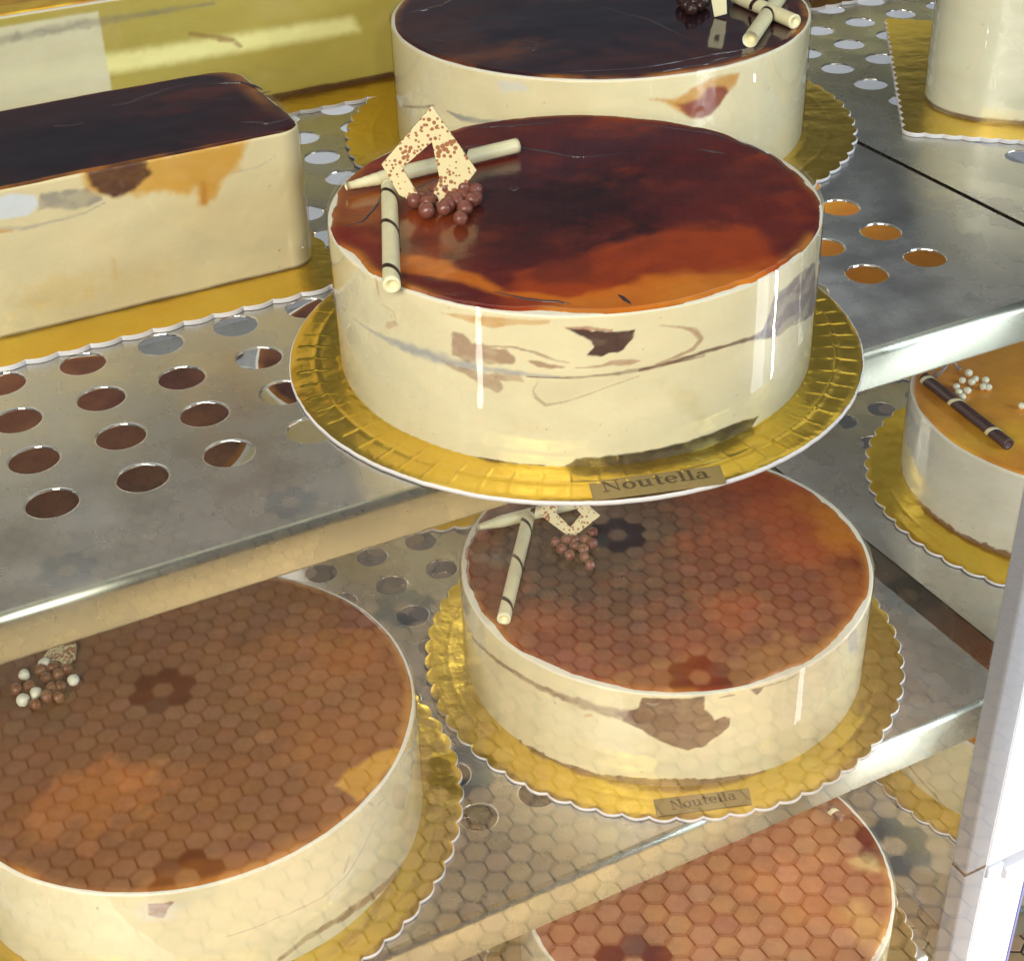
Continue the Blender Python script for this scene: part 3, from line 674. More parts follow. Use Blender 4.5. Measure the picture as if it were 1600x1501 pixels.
# --- C: bottom left cake
C = dict(x=.1253, y=.7028, r=.1396, h=.0784); zc = Z2+BT
q7 = lambda pts: cyl_pts(C['x'], C['y'], C['r'], zoomed(0, 950, 2.2857, pts))
sideC = [
    ('poly', q7([(530, 1055), (620, 1045), (600, 1075), (585, 1102), (530, 1095)]), (.28, .11, .05), .5*MM, .8*MM, .9),
    ('blob', q7([(570, 1080)])[0], .016, .009, (.84, .82, .80), .45),
    ('line', q7([(810, 1170), (1000, 1100), (1150, 1030), (1240, 950), (1300, 850), (1340, 760)]), [.3*MM, .4*MM, .5*MM, .5*MM, .3*MM, .2*MM], (.42, .32, .26), .5, .6),
    ('line', q7([(1230, 940), (1250, 880)]), [.8*MM, .3*MM], (.4, .2, .12), .5, .6),
    ('line', q7([(1310, 690), (1330, 700)]), [.5*MM, .4*MM], (.3, .25, .2), .5, .6),
    ('line', q7([(1350, 700), (1370, 680)]), [.5*MM, .4*MM], (.3, .25, .2), .5, .6),
    ('line', q7([(1000, 1250), (1100, 1170), (1250, 1080), (1350, 1010), (1440, 910), (1500, 800)]), [1.5*MM, 2.0*MM, 3*MM, 3*MM, 2*MM, .8*MM], (.22, .12, .05), .3, .85),
    ('line', q7([(-20, 1170), (80, 1250)]), [1*MM, 2*MM], (.35, .2, .05), .5, .8),
    ('line', q7([(700, 975), (900, 925), (1060, 860)]), [.5*MM, .8*MM, .5*MM], CAR, .5, .5),
]
ztc = zc+C['h']
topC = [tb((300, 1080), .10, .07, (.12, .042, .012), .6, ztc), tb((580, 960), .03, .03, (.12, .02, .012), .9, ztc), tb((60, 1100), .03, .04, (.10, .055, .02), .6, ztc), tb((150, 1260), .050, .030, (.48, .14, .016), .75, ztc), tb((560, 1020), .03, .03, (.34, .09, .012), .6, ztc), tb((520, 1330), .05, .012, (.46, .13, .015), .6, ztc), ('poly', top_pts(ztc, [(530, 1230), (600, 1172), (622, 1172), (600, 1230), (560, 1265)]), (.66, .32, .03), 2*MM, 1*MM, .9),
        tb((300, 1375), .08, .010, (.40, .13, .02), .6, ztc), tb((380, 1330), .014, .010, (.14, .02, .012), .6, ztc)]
round_board(C['x'], C['y'], .1640, Z2, 'scalloped gold board under the pearl topped cake at bottom left', 62, .0016, .0003, .150, 2, phase=.7)
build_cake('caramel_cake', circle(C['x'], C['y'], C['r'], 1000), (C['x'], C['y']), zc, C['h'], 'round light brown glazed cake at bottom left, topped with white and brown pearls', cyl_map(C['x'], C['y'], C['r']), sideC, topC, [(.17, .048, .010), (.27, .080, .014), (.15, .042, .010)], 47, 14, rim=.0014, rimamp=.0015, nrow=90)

# --- D: bottom right cake on the lowest shelf
D = dict(x=.4690, y=.6400, r=.1385, h=.0784); zd = Z3+BT
ztd = zd+D['h']
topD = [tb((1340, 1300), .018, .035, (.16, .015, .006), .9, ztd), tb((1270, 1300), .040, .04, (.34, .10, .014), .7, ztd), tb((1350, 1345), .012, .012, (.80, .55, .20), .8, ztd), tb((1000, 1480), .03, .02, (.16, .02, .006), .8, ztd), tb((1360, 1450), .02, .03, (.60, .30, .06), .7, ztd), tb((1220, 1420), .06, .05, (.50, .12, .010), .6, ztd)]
round_board(D['x'], D['y'], .1650, Z3, 'scalloped gold board under the lowest caramel cake', 62, .0016, .0003, .150, 2, phase=.3)
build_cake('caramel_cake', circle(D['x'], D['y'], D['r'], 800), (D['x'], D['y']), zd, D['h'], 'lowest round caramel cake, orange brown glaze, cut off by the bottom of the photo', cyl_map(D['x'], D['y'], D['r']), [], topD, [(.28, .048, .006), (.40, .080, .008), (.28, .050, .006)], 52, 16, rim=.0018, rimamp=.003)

# --- E: back cake
E = dict(x=.5121, y=.8745, r=.1378, h=.0764); ze = Z1+BT; zte = ze+E['h']
qe = lambda pts: cyl_pts(E['x'], E['y'], E['r'], zoomed(620, 0, 2.4242, pts))
sideE = [
    ('poly', qe([(960, 378), (1060, 372), (1130, 330), (1180, 300), (1300, 275), (1285, 320), (1255, 345), (1230, 385), (1190, 430), (1150, 450), (1100, 438), (1060, 415), (1020, 388)]), (.62, .30, .05), 1.6*MM, 1.4*MM, .92),
    ('poly', qe([(1060, 395), (1150, 375), (1180, 330), (1240, 325), (1255, 350), (1225, 392), (1190, 432), (1150, 450), (1100, 438)]), (.26, .04, .02), 1.4*MM, 1.2*MM, .93),
    ('line', qe([(190, 420), (240, 445), (330, 460), (420, 460)]), [.6*MM, 1.6*MM, 1.6*MM, .8*MM], (.22, .24, .26), .6, .75),
    ('line', qe([(20, 400), (110, 405), (140, 400)]), [.5*MM, .8*MM, .8*MM], (.2, .08, .06), .5, .7),
    ('poly', qe([(375, 300), (470, 310), (500, 340), (400, 350)]), (.72, .74, .72), 1.5*MM, 1.5*MM, .6),
]
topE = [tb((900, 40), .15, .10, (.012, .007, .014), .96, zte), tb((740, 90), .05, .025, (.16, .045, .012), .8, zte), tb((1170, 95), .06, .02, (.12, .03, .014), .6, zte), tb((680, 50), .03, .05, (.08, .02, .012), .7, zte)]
round_board(E['x'], E['y'], .1735, Z1, 'gold board with scalloped rim under the dark glazed cake at the back', 62, .0016, .0004, .156, 2, phase=.5)
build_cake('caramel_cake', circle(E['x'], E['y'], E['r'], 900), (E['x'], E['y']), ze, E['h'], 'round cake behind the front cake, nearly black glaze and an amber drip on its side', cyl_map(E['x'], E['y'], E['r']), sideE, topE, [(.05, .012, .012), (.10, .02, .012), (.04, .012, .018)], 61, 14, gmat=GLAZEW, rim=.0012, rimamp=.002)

# --- G: orange cake at right, H: cake below it
G = dict(x=.8580, y=.7150, r=.131, h=.072); zg = Z2+BT; ztg = zg+G['h']
round_board(.8602, .7081, .1645, Z2, 'gold scalloped board under the orange glazed cake at right', 56, .0018, .0003, .15, 2)
sideG = [('line', cyl_pts(G['x'], G['y'], G['r'], [(1395, 690), (1410, 745), (1440, 790), (1500, 838), (1580, 872), (1640, 890)]), [2*MM, 3*MM, 3.5*MM, 4*MM, 5*MM, 5*MM], (.22, .09, .03), .2, .9),
         ('poly', cyl_pts(G['x'], G['y'], G['r'], [(1408, 610), (1450, 680), (1470, 720), (1430, 720)]), (.62, .62, .55), 4*MM, 4*MM, .5)]
build_cake('orange_glazed_cake', circle(G['x'], G['y'], G['r'], 700), (G['x'], G['y']), zg, G['h'], 'white sided round cake with bright orange glaze at the right edge', cyl_map(G['x'], G['y'], G['r']), sideG, [tb((1520, 690), .08, .02, (.85, .50, .04), .7, ztg)], [(.72, .30, .04), (.80, .36, .04), (.66, .24, .04)], 71, 10, rim=.0016, rimamp=.002, cream=np.array([.80, .76, .62]))
round_board(.925, 1.045, .160, Z2, 'gold board at the back of the middle shelf under the hindmost orange cake', 56, .0018, .0003, .15, 2)
build_cake('orange_glazed_cake', circle(.925, 1.045, .135, 300), (.925, 1.045), Z2+BT, .075, 'bright orange glazed cake seen through the holes of the top shelf at right', cyl_map(.925, 1.045, .135), [], [], [(.78, .30, .03), (.85, .36, .03), (.70, .22, .02)], 73, 10, gmat=GLAZEM, nrow=20, film=False)
for (bx_, by_, lb) in ((.150, 1.050, 'hindmost brown glazed cake at far left, glimpsed through the left holes of the top shelf'), (.440, 1.050, 'brown glazed cake at the back, glimpsed through the holes left of the front cake')):
    round_board(bx_, by_, .160, Z2, 'gold board under the '+lb.split(',')[0].replace('hindmost ', 'far left ').replace('cake at the back', 'cake at the back of the middle shelf'), 56, .0018, .0003, .15, 2)
    build_cake('caramel_cake', circle(bx_, by_, .137, 300), (bx_, by_), Z2+BT, .075, lb, cyl_map(bx_, by_, .137), [], [], [(.09, .030, .018), (.20, .075, .03), (.13, .04, .02)], int(bx_*100)+11, 18, gmat=GLAZEM, nrow=20, film=False)
H = dict(x=.8650, y=.7000, r=.139, h=.078); zh = Z3+BT
round_board(.8650, .6970, .1655, Z3, 'gold scalloped board beside the corner post on the bottom shelf', 56, .0018, .0003, .15, 2, phase=.4)
build_cake('orange_glazed_cake', circle(H['x'], H['y'], H['r'], 600), (H['x'], H['y']), zh, H['h'], 'cream cake on bottom shelf half hidden by the corner post, orange glaze wedge showing', cyl_map(H['x'], H['y'], H['r']), [('line', cyl_pts(H['x'], H['y'], H['r'], [(1420, 1195), (1460, 1240), (1510, 1300)]), [1.4*MM]*3, (.3, .16, .05), .4, .7)], [], [(.72, .28, .03), (.80, .34, .03), (.66, .24, .03)], 77, 10, rim=.0016, rimamp=.003)

# --- K: long block cake at left, I and J: blocks at the back, F: corner cake at right
def blk_map(W3): return np.stack([W3[:, 0], W3[:, 2]], -1)
def blk_pts(yy, pxs): return [(p[0], p[2]) for p in (at_y(q, yy) for q in pxs)]
yk = .7635; zk = Z1+BT; hk = .0800
k1 = lambda pts: blk_pts(yk, zoomed(0, 0, 2.963, pts))
sideK = [
    ('poly', k1([(380, 790), (700, 730), (1100, 650), (1150, 630), (1100, 790), (1020, 840), (990, 920), (960, 950), (920, 930), (905, 880), (860, 905), (740, 885), (600, 900), (480, 900), (400, 880)]), (.66, .34, .04), 3.0*MM, 2.5*MM, .93),
    ('poly', k1([(390, 790), (660, 730), (700, 800), (650, 840), (620, 890), (540, 915), (470, 900), (420, 850)]), (.08, .025, .02), 1.4*MM, 2.0*MM, .95),
    ('line', k1([(940, 850), (945, 930)]), [1.6*MM, 1.8*MM], (.55, .20, .03), .6, .7),
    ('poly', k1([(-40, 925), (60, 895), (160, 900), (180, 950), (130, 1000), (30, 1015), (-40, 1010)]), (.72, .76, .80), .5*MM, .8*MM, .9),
    ('poly', k1([(180, 900), (400, 870), (480, 920), (400, 960), (330, 975), (230, 960), (180, 970)]), (.24, .22, .20), .8*MM, 1.6*MM, .75),
    ('line', k1([(-20, 1055), (120, 1055), (260, 1020), (380, 990), (500, 930)]), [.8*MM, 1.0*MM, .7*MM, .5*MM, .3*MM], (.38, .33, .30), .6, .6),
    ('line', k1([(0, 1070), (60, 1068)]), [.9*MM, .5*MM], CAR, .5, .7),
    ('line', k1([(1080, 800), (1180, 780), (1280, 720)]), [.5*MM, .4*MM, .2*MM], (.5, .35, .3), .5, .5),
    ('poly', k1([(510, 1190), (540, 1200), (545, 1290), (525, 1290)]), (.66, .40, .12), 1.2*MM, 1.2*MM, .5),
    ('blob', k1([(300, 1350)])[0], .03, .012, (.74, .52, .18), .55), ('blob', k1([(650, 1300)])[0], .02, .012, (.76, .55, .22), .4),
    ('blob', k1([(1295, 1160)])[0], .0006, .0006, (.3, .08, .04), .9),
]
ztk = zk+hk
topK = [tb((200, 220), .09, .04, (.010, .005, .010), .95, ztk), tb((60, 240), .06, .05, (.010, .005, .010), .95, ztk), tb((430, 220), .014, .012, (.20, .035, .010), .8, ztk), tb((330, 150), .04, .01, (.12, .02, .010), .6, ztk)]
poly_board([(-.30, .7335), (.2560, .7335), (.2720, .745), (.2720, .905), (-.30, .905)], Z1, 'rectangular gold board with wavy white edge under the long block cake')
build_cake('block_cake', rrect(-.28, yk, .2625, .8800, .016), (0, .82), zk, hk, 'long rectangular cake at left with almost black wrinkled glaze and amber drips', blk_map, sideK, topK, [(.035, .008, .010), (.08, .014, .010), (.02, .008, .012)], 81, 20, gmat=GLAZEW, rim=.0005, rimamp=.0012, cream=np.array([.78, .66, .38]), base_h=.0010, cat='cake', group=None, rimwhite=False)
yi = 1.037
poly_board([(.0, 1.006), (.60, 1.006), (.60, 1.17), (.0, 1.17)], Z1, 'gold board under the clear wrapped block cake at the back left')
sideI = [('poly', [(-.1, Z1+.062), (.25, Z1+.055), (.40, Z1+.052), (.405, Z1+.041), (.25, Z1+.042), (-.1, Z1+.049)], (.98, .92, .40), 4*MM, 1*MM, 1.0), ('poly', [(.0, Z1+.02), (.22, Z1+.01), (.22, Z1+.085), (.0, Z1+.085)], (.78, .74, .52), 1*MM, .5*MM, .9), ('line', [(.28, Z1+.06), (.31, Z1+.05), (.315, Z1+.045)], [1.2*MM, 2*MM, 1*MM], (.3, .14, .04), .6, .7),  # first poly paints the shine on the wrapping as a pale band
         ('line', [(.05, Z1+.074), (.2, Z1+.078), (.3, Z1+.078)], [2*MM, 3*MM, 1*MM], (.22, .2, .16), .7, .6)]
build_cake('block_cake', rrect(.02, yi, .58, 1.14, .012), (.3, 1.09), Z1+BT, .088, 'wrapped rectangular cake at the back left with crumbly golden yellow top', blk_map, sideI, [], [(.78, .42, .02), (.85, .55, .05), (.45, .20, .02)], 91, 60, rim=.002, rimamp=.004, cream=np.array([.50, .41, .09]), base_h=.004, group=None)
_jd = np.array([.06, -.039]); 
poly_board([(.690, 1.010), (1.18, 1.010), (1.18, 1.15), (.690, 1.15)], Z1, 'dark gold board edge behind the back row of holes')
build_cake('block_cake', rrect(.70, 1.022, 1.15, 1.13, .012), (.92, 1.08), Z1+BT, .06, 'pale yellow block cake just showing at the top edge behind the round cake', blk_map, [], [], [(.70, .40, .06), (.78, .5, .1), (.6, .3, .05)], 95, 20, cream=np.array([.72, .66, .30]), base_h=.016, group=None)
# F: rotated block with rounded corner
e1 = np.array([.59, .807]); e2 = np.array([.727, -.687]); cF = np.array([.722, .762])
angF = math.degrees(math.atan2(e2[1], e2[0]))
OF = rrect(0, 0, .17, .17, .048, ds=.0015); cs, sn = math.cos(R(angF)), math.sin(R(angF)); OF = OF@np.array([[cs, sn], [-sn, cs]])+cF+np.array([-.0190, .0045])
zf = Z1+BT
bf = [np.array([.6785, .7515]), np.array([.6785, .7515])+e2*.24, np.array([.6785, .7515])+e2*.24+e1*.25, np.array([.6785, .7515])+e1*.25]
poly_board(bf, Z1, 'square gold board with wavy edge at top right', amp=.0011, step=.006)
cFc = OF.mean(0)
sideF = [('line', [(.70, zf+.001), (.75, zf+.001), (.80, zf+.002), (.9, zf+.002)], [.6*MM, 2.2*MM, 3.0*MM, 3*MM], (.12, .05, .02), .3, .9)]
build_cake('cream_cake', OF, tuple(cFc), zf, .0835, 'pale cream block cake with rounded corner and orange glaze at top right', blk_map, sideF, [], [(.70, .24, .03), (.78, .33, .04), (.62, .2, .03)], 99, 12, rim=.002, rimamp=.002, cream=np.array([.80, .77, .56]), group=None)

# ------------------------------------------------------------------ decorations
def tube(path, rads, seg=14, cap=True):
    P = np.array(path, float); V = []; n = len(P)
    for i in range(n):
        d = P[min(i+1, n-1)]-P[max(i-1, 0)]; d /= np.linalg.norm(d)
        a = np.cross(d, [0, 0, 1.0]); 
        if np.linalg.norm(a) < 1e-3: a = np.array([1.0, 0, 0])
        a /= np.linalg.norm(a); b = np.cross(d, a)
        for q in range(seg):
            t = q/seg*2*math.pi; V.append(P[i]+(a*math.cos(t)+b*math.sin(t))*rads[i])
    F = [(i*seg+q, i*seg+(q+1) % seg, (i+1)*seg+(q+1) % seg, (i+1)*seg+q) for i in range(n-1) for q in range(seg)]
    if cap: F.append(tuple(range(seg-1, -1, -1))); F.append(tuple((n-1)*seg+q for q in range(seg)))
    return V, F
def stick(p0, p1, rad, label, stripes=((.1, 1),), body=None, line=None, torn=False, group='rolled chocolate sticks on the cakes', turn=1.1, tilt=0):
    """a rolled chocolate stick, hollow at its ends, with a few slanting piped stripes"""
    p0 = np.array(p0); p1 = np.array(p1); d = p1-p0; L = np.linalg.norm(d); d /= L
    root = empty('chocolate_stick', tuple(p0), label, 'chocolate stick', group)
    n = 46; prof = []
    ts = np.linspace(0, 1, n)
    rd = np.full(n, rad)
    if torn:
        for k in range(n):
            t = ts[k]
            if t < .24: rd[k] = rad*(.52+.10*math.floor(t/.048))
    path = [(0, 0, 0)]+[tuple(d*L*t) for t in ts]
    # hollow ends
    pth = [d*.003*0+d*.004]+[d*L*t for t in ts]+[d*(L-.004)]
    V, F = tube([d*L*t for t in ts], rd, 18, cap=False)
    base = len(V)
    a = np.cross(d, [0, 0, 1.0]); a /= np.linalg.norm(a); b = np.cross(d, a)
    for (e, off, r0, first) in ((0, .004, rd[0], 0), (n-1, -.004, rd[-1], (n-1)*18)):
        c0 = d*L*ts[e]; s0 = len(V)
        for q in range(18):
            t = q/18*2*math.pi; V.append(c0+(a*math.cos(t)+b*math.sin(t))*r0*.62)
        for q in range(18):
            t = q/18*2*math.pi; V.append(c0+d*off+(a*math.cos(t)+b*math.sin(t))*r0*.5)
        for q in range(18):
            F.append((first+q, first+(q+1) % 18, s0+(q+1) % 18, s0+q)); F.append((s0+q, s0+(q+1) % 18, s0+18+(q+1) % 18, s0+18+q))
        F.append(tuple(s0+18+q for q in range(18)))
    mesh_obj('stick_body', V, F, body or WCHOC, root)
    for (t0, w) in stripes:
        Vs = []; Fs = []
        m = 40
        for k in range(m+1):
            ph = -math.pi*.15+k/m*math.pi*2*.62*turn; tt = t0+k/m*w
            rr_ = rad*1.012
            if torn and tt < .24: rr_ = rad*.8
            for dw, ex in ((-.0019, 0), (-.0013, .0003), (.0013, .0003), (.0019, 0)):
                pt = d*(L*tt+dw)+(a*math.cos(ph)-b*math.sin(ph))*(rr_+ex); Vs.append(pt)
        for k in range(m):
            for q in range(3): Fs.append((k*4+q, (k+1)*4+q, (k+1)*4+q+1, k*4+q+1))
        mesh_obj('piped_stripe', Vs, Fs, line or DCHOC, root)
    return root
def pearls(pxs, z, rad, mats, label, group, seed=1, name='chocolate_pearl'):
    rr_ = np.random.RandomState(seed)
    me0 = {}
    out = []
    for k, px in enumerate(pxs):
        m = mats[k] if isinstance(mats, list) else mats
        up = 0
        if len(px) > 2: up = px[2]
        r = rad*(.92+.16*rr_.rand())
        P = at_z(px[:2], z+r+up)
        if m.name not in me0:
            V = []; F = []
            nu, nv = 20, 13
            for i in range(nu):
                for j in range(nv):
                    t = i/nu*2*math.pi; f = math.pi*j/(nv-1)
                    q = 1+.04*math.sin(3*t+2*f)
                    V.append((q*math.sin(f)*math.cos(t), q*math.sin(f)*math.sin(t), q*math.cos(f)))
            o = mesh_obj(name, V, [g[::-1] for g in grid_faces(nu, nv, True)], m); me0[m.name] = o.data
        else:
            o = bpy.data.objects.new(name, me0[m.name]); COL.objects.link(o)
        o.scale = (r, r, r); o.location = P; o.rotation_euler = tuple(rr_.rand(3)*6)
        props(o, label, 'chocolate pearl', group); out.append(o)
    xs = [p[0] for p in pxs]; ys = [p[1] for p in pxs]; used = set()
    for arr, fn, word in ((ys, max, 'nearest'), (xs, min, 'leftmost'), (xs, max, 'rightmost'), (ys, min, 'hindmost')):
        c = [k for k in range(len(pxs)) if k not in used]; k = fn(c, key=lambda q: arr[q]); used.add(k)
        out[k]['label'] = word+' '+label
    rest = [k for k in range(len(pxs)) if k not in used]
    for k in rest: out[k]['label'] = label+(', inside the cluster' if len(rest) > 1 else ', in the middle')
    return out
def plaque(outer, inner, base, lean, label, thick=.0026, mat=None):
    """square frame of speckled white chocolate standing on its corner; outer and inner corners given on the plaque's own plane"""
    n = -ray(base); n[2] = 0; n /= np.linalg.norm(n)
    n = n*math.cos(R(lean))+np.array([0, 0, 1.0])*math.sin(R(lean))
    p0 = at_z(base, outer[1]); root = empty('chocolate_plaque', tuple(p0), label, 'chocolate plaque', 'square chocolate plaques on the cakes')
    O = [at_plane(q, p0, n)-p0 for q in outer[0]]; I = [at_plane(q, p0, n)-p0 for q in inner]
    V = []
    for s_ in (0, 1):
        V += [o-n*thick*s_ for o in O]+[i-n*thick*s_ for i in I]
    k = len(O); F = []
    for i in range(k):
        j = (i+1) % k
        F += [(i, j, k+j, k+i), (2*k+j, 2*k+i, 3*k+i, 3*k+j), (j, i, 2*k+i, 2*k+j), (k+i, k+j, 3*k+j, 3*k+i)]
    o = mesh_obj('plaque_frame', V, F, mat or SPECK, root, smooth=False)
    b = o.modifiers.new('b', 'BEVEL'); b.width = .0004; b.segments = 2
    return root

zA = za+A['h']+.0014
plaque(([(675, 165), (745, 266), (731, 285), (694, 322), (655, 322), (623, 304), (596, 257)], zA), [(675, 222), (687, 279), (684, 287), (673, 312), (658, 312), (651, 300), (629, 262)], (670, 324), 12, 'open diamond of speckled white chocolate standing on the front cake')
stick(at_z((541, 291), zA+.0045), at_z((808, 227), zA+.0045), .0039, 'white chocolate stick with frayed end lying behind the diamond plaque on the front cake', ((.62, .14),), torn=True)
stick(at_z((608, 292), zA+.0040), at_z((612, 446), zA+.0032), .0040, 'white chocolate stick with dark stripes reaching the rim of the front cake', ((.03, .18), (.36, .20), (.82, .15)))
pa = zoomed(520, 150, 4.843, [(615, 790), (710, 865), (755, 770), (790, 700), (850, 745), (840, 848), (925, 700), (990, 690), (935, 790), (1075, 710), (1050, 785), (1000, 845), (965, 925), (850, 690), (720, 800), (1075, 770), (900, 770), (980, 760), (870, 820), (660, 770)])
upA = {3: .002, 6: .003, 7: .004, 13: .004, 9: .002}
pearls([(x, y, upA.get(k, 0)) for k, (x, y) in enumerate(pa)], zA, .0038, MCHOC, 'small milk chocolate pearl in the cluster on the front cake', 'milk chocolate pearls on the front cake', 3)

zB = zb+B['h']+.0014
plaque(([(884, 758), (938, 805), (893, 841), (838, 800)], zB), [(882, 775), (908, 803), (891, 823), (868, 800)], (893, 841), 25, 'open speckled white chocolate plaque half hidden under the board of the front cake')
stick(at_z((747, 823), zB+.0045), at_z((900, 785), zB+.0045), .0044, 'white chocolate stick with frayed end on the lower name tagged cake', ((.50, .12),), torn=True)
stick(at_z((826, 806), zB+.0045), at_z((787, 967), zB+.0036), .0045, 'white chocolate stick with dark stripes slanting on the lower name tagged cake', ((.02, .18), (.38, .20), (.80, .15)))
pb = zoomed(700, 760, 5.333, [(895, 455), (985, 440), (1055, 490), (945, 515), (1015, 568), (1140, 440), (1210, 375), (1205, 468), (1130, 520), (1135, 580), (1185, 648), (1060, 440)])
pearls([(x, y, 0) for x, y in pb], zB, .0036, MCHOC, 'small milk chocolate pearl in the cluster on the lower name tagged cake', 'milk chocolate pearls on the lower cake', 5)

zC = zc+C['h']+.0014
pc = zoomed(0, 980, 4.706, [(330, 265), (180, 345), (540, 385), (265, 480), (170, 530)])
pearls(pc, zC, .0038, PEARLW, 'white chocolate pearl on the bottom left cake', 'white pearls on the bottom left cake', 6)
pc2 = zoomed(0, 980, 4.706, [(430, 510), (345, 505), (260, 560), (445, 430), (340, 365), (215, 430), (300, 310), (490, 300), (430, 340), (390, 290), (380, 440), (120, 450)])
pearls(pc2, zC, .0036, BCHOC, 'caramel brown pearl on the bottom left cake', 'brown pearls on the bottom left cake', 7)
_n = [(68, 1024), (80, 1010), (118, 1004), (116, 1022), (100, 1034), (78, 1030)]
_q = [at_z(p, zC+.004) for p in _n]; _c = _q[0]
pq = empty('chocolate_plaque', tuple(_c), 'crumbly white chocolate piece behind the pearls of the bottom left cake', 'chocolate plaque', 'square chocolate plaques on the cakes')
_V = [p-_c for p in _q]+[p-_c-np.array([0, 0, .004]) for p in _q]
mesh_obj('plaque_piece', _V, [tuple(range(6)), tuple(range(11, 5, -1))]+[(k, (k+1) % 6, 6+(k+1) % 6, 6+k)[::-1] for k in range(6)], SPECK, pq, smooth=False)

zG = zg+G['h']+.0014
stick(at_z((1444, 590), zG+.0045), at_z((1576, 694), zG+.0045), .0046, 'dark chocolate stick with white stripes on the orange glazed cake', ((.02, .10), (.36, .14), (.80, .10)), body=MCHOC if False else plain('dark_stick', (.07, .035, .035), .4, 0, None, .2, 80), line=WCHOC, turn=1.3)
pg = zoomed(1360, 540, 4.17, [(640, 175), (600, 225), (660, 235), (632, 290), (600, 330), (560, 265), (685, 215), (750, 222), (735, 265), (768, 268), (985, 390), (575, 300)])
pearls(pg, zG, .0030, PEARLW, 'tiny white pearl on the orange glazed cake', 'white pearls on the orange glazed cake', 8)
# curled chocolate ribbon behind the stick
_c = at_z((1478, 590), zG); rb = [np.array([.012*math.cos(t), .004*math.sin(2*t), .004+.010*abs(math.sin(t))]) for t in np.linspace(-.3, 3.6, 22)]
V, F = tube(rb, [.0013]*22, 8)
cr = props(mesh_obj('chocolate_curl', V, F, plain('curl_chocolate', (.30, .24, .22), .35)), 'thin curled chocolate ribbon next to the dark stick on the orange cake', 'chocolate curl'); cr.location = _c

zD = zd+D['h']+.0014
stick(at_z((1262, 1240), zD+.0040), at_z((1316, 1277), zD+.0036), .0032, 'dark chocolate stick end on the lowest cake below the middle shelf lip', ((.70, .14),), body=MCHOC, line=WCHOC)
zE = ze+E['h']+.0014
stick(at_z((1172, 62), zE+.0045), at_z((1222, -10), zE+.0045), .0048, 'slanting white chocolate stick on the dark glazed back cake', ((.45, .14),))
stick(at_z((1150, -6), zE+.0045), at_z((1242, 34), zE+.0045), .0046, 'white chocolate stick pointing to the rim on the back cake', ((.35, .1),))
plaque(([(1108, -18), (1134, -30), (1136, 22), (1116, 27)], zE), [(1118, -10), (1126, -12), (1127, -2), (1120, -1)], (1120, 27), 5, 'white chocolate plaque cut off by the top edge on the back cake', mat=WCHOC)
pe = [(1072, 8), (1084, 3), (1094, 9), (1080, 14), (1066, -2), (1090, -4), (1100, 1)]
pearls(pe, zE, .0040, DCHOC, 'dark chocolate pearl on the back cake', 'dark pearls on the back cake', 9)

# ------------------------------------------------------------------ ridges in the clinging film over the glaze
WRINK = plain('film_ridge', (0.05, 0.03, 0.035), 0.10, 0.0, (120, 0.3, 0.001)); WRINK.node_tree.nodes['Principled BSDF'].inputs['Specular IOR Level'].default_value = 1.0
def wrinkles(root, z, lines, rad=.0010):
    o = np.array(root.location)
    for ln in lines:
        P = np.array([at_z(p, z) for p in ln]); t = np.linspace(0, len(P)-1, 40)
        Q = np.stack([np.interp(t, np.arange(len(P)), P[:, k]) for k in range(3)], -1)
        for _ in range(6): Q[1:-1] = (Q[:-2]+2*Q[1:-1]+Q[2:])/4
        n = fbm(int(ln[0][0]), t*1.7, t*0, 3)
        Q[:, 0] += (n-.5)*.0022; Q[:, 1] += (fbm(int(ln[0][1])+3, t*1.9, t*0, 3)-.5)*.0022
        rd = rad*np.sin(np.linspace(.04, math.pi-.04, 40))**.6*(.35+1.1*n)
        V, F = tube(Q, rd, 8); V = np.array(V); V[:, 2] = z+(V[:, 2]-z)*.30
        mesh_obj('film_ridge', V-o, F, WRINK, root)
RT_ = {o['label'][:22]: o for o in COL.objects if o.type == 'EMPTY' and 'label' in o}
wrinkles(RT_['large round cream cake'[:22]], zA-.0002, [[(690, 232), (760, 226), (830, 232), (900, 246), (985, 238)], [(930, 192), (1020, 196), (1110, 207), (1200, 240), (1255, 290)], [(640, 300), (668, 286), (700, 272)], [(531, 354), (565, 348), (585, 325), (598, 300)],
    [(795, 295), (805, 297), (812, 293)], [(770, 455), (830, 468), (890, 474)], [(965, 460), (985, 476)], [(1085, 232), (1110, 236), (1130, 240)], [(720, 200), (800, 196), (880, 190)]])
wrinkles(RT_['round cake behind the front cake'[:22]], ze+E['h']+.0011, [[(870, 113), (1000, 106), (1110, 86), (1195, 72)], [(1030, 112), (1100, 100), (1180, 80)], [(935, 10), (1010, 30), (1080, 62)], [(655, 60), (700, 66), (760, 55)], [(800, 60), (840, 68), (838, 78), (800, 74)], [(640, 20), (690, 8), (720, -6)]], .0015)
wrinkles(RT_['long rectangular cake'[:22]] if 'long rectangular cake'[:22] in RT_ else [o for o in COL.objects if o.name.startswith('block_cake')][0], ztk+.0010, [[(140, 172), (200, 160), (260, 140), (300, 130)], [(300, 152), (360, 156), (425, 142)], [(370, 190), (420, 192), (455, 184)], [(60, 200), (110, 196), (150, 190)], [(330, 130), (380, 128), (410, 140)]], .0015)

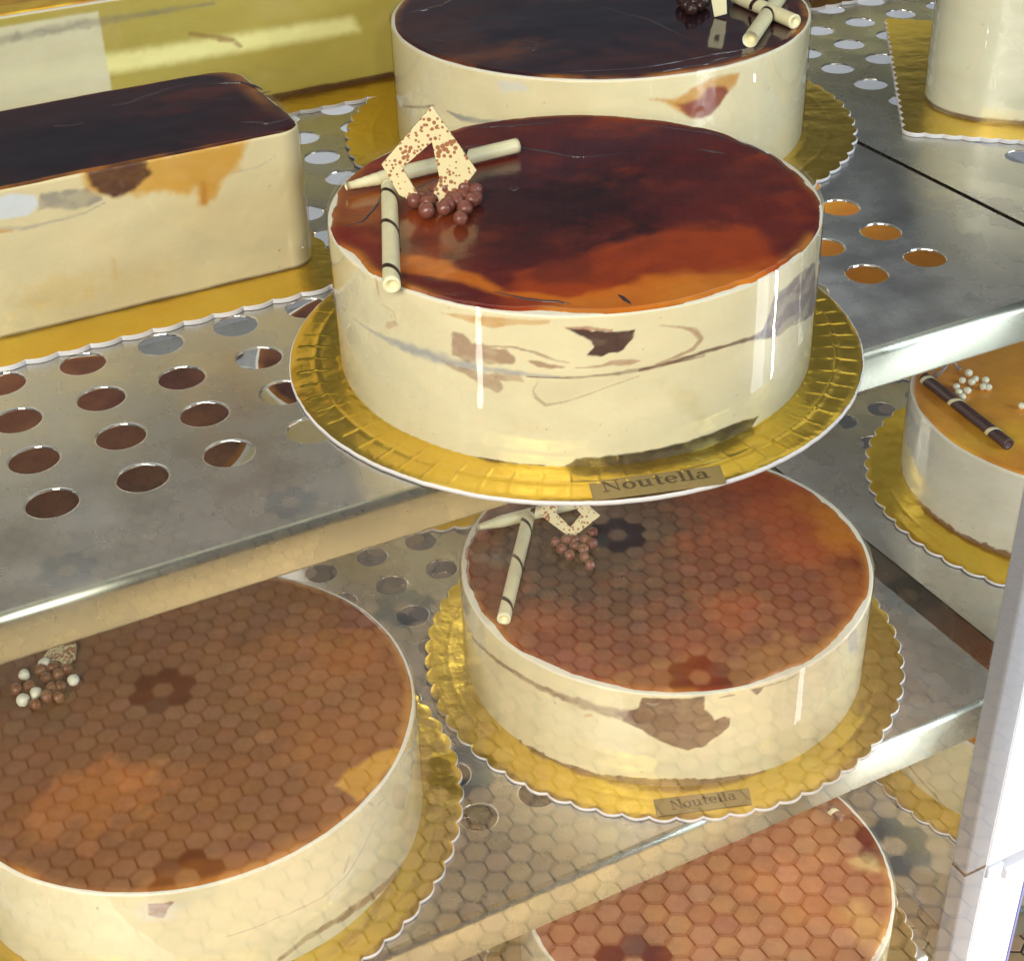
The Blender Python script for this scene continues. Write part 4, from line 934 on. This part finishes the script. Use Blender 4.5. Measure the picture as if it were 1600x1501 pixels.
# ------------------------------------------------------------------ name labels on the boards
def ring(cx, cy, rx, ry, irx, iry, a0=0, a1=360, n=28):
    V = []; F = []
    for k in range(n+1):
        a = R(a0+(a1-a0)*k/n); V += [(cx+rx*math.cos(a), cy+ry*math.sin(a)), (cx+irx*math.cos(a), cy+iry*math.sin(a))]
    for k in range(n): F.append((2*k, 2*k+2, 2*k+3, 2*k+1))
    return V, F
def rect(x0, y0, x1, y1): return [(x0, y0), (x1, y0), (x1, y1), (x0, y1)], [(0, 1, 2, 3)]
def quadp(*p): return list(p), [(0, 1, 2, 3)]
XH = .68
def glyph(ch):
    if ch == 'N': return [rect(.14, .06, .20, .94), rect(.76, .06, .82, .94), quadp((.06, 1), (.26, 1), (.86, 0), (.76, 0)), rect(0, .0, .34, .06), rect(.62, .94, .96, 1)], 1.02
    if ch == 'o': return [ring(.33, XH/2, .33, XH/2+.02, .15, XH/2-.05)], .72
    if ch == 'u': return [rect(.10, .16, .28, XH), rect(.50, .05, .68, XH), ring(.32, .19, .22, .21, .06, .12, 180, 345), rect(0, XH-.055, .098, XH), rect(.40, XH-.055, .498, XH), rect(.682, 0, .78, .055), rect(.50, 0, .68, .048)], .84
    if ch == 't': return [rect(.14, .14, .32, .93), rect(0, XH-.07, .138, XH), rect(.322, XH-.07, .48, XH), ring(.33, .16, .19, .18, .02, .10, 180, 330)], .54
    if ch == 'e': return [ring(.33, XH/2, .33, XH/2+.02, .15, XH/2-.05, 10, 325), rect(.16, XH/2-.03, .60, XH/2+.035)], .70
    if ch == 'l': return [rect(.10, .055, .28, 1.0), rect(0, 0, .38, .052), rect(0, .945, .098, 1.0)], .42
    if ch == 'a': return [rect(.38, .05, .56, .52), ring(.33, .48, .23, .22, .06, .15, 0, 165), ring(.24, .19, .24, .21, .08, .13, 60, 320), rect(.562, 0, .68, .055), rect(.40, 0, .56, .046)], .72
def label(corners, b0, b1, captop, z, parent, word='Noutella'):
    zl = z+BT+.0007
    c = [at_z(p, zl) for p in corners]
    o = np.array(parent.location)
    lab = mesh_obj('name_label', [p-o for p in c]+[p-o-np.array([0, 0, .0004]) for p in c], [(3, 2, 1, 0), (4, 5, 6, 7), (0, 1, 5, 4), (1, 2, 6, 5), (2, 3, 7, 6), (3, 0, 4, 7)], LABELM, parent, smooth=False)
    P0 = at_z(b0, zl+.00012); P1 = at_z(b1, zl+.00012); X = P1-P0; L = np.linalg.norm(X); X /= L; Yv = np.cross([0, 0, 1.0], X)
    top = at_z(captop, zl+.00012); hcap = (top-P0)@Yv
    tot = sum(glyph(ch)[1] for ch in word)
    k = L/tot; V = []; F = []; x = 0; lay = 0
    for ch in word:
        parts, adv = glyph(ch)
        for vs, fs in parts:
            b = len(V); lay += 1
            for (u, v) in vs: V.append(P0-o+X*(x+u)*k+Yv*v*hcap+np.array([0, 0, 1e-6*(lay % 9)]))
            F += [tuple(b+i for i in f) for f in fs]
        x += adv
    t = mesh_obj('lettering', V, F, INK, lab, smooth=False)
    s_ = t.modifiers.new('s', 'SOLIDIFY'); s_.thickness = .00006; s_.offset = 1
boards = [o for o in COL.objects if o.name.startswith('cake_board')]
bA = boards[0]; bB = boards[1]
label([(920, 752), (1125, 726), (1135, 754), (928, 781)], (943, 768), (1112, 745), (941, 752), Z1, bA)
label([(1021, 1248), (1170, 1230), (1175, 1254), (1027, 1274)], (1050, 1264), (1153, 1247), (1047, 1250), Z2, bB)

S.render.engine = 'CYCLES'
S.cycles.max_bounces = 12; S.cycles.transparent_max_bounces = 24; S.cycles.glossy_bounces = 6
S.cycles.caustics_reflective = False; S.cycles.caustics_refractive = False
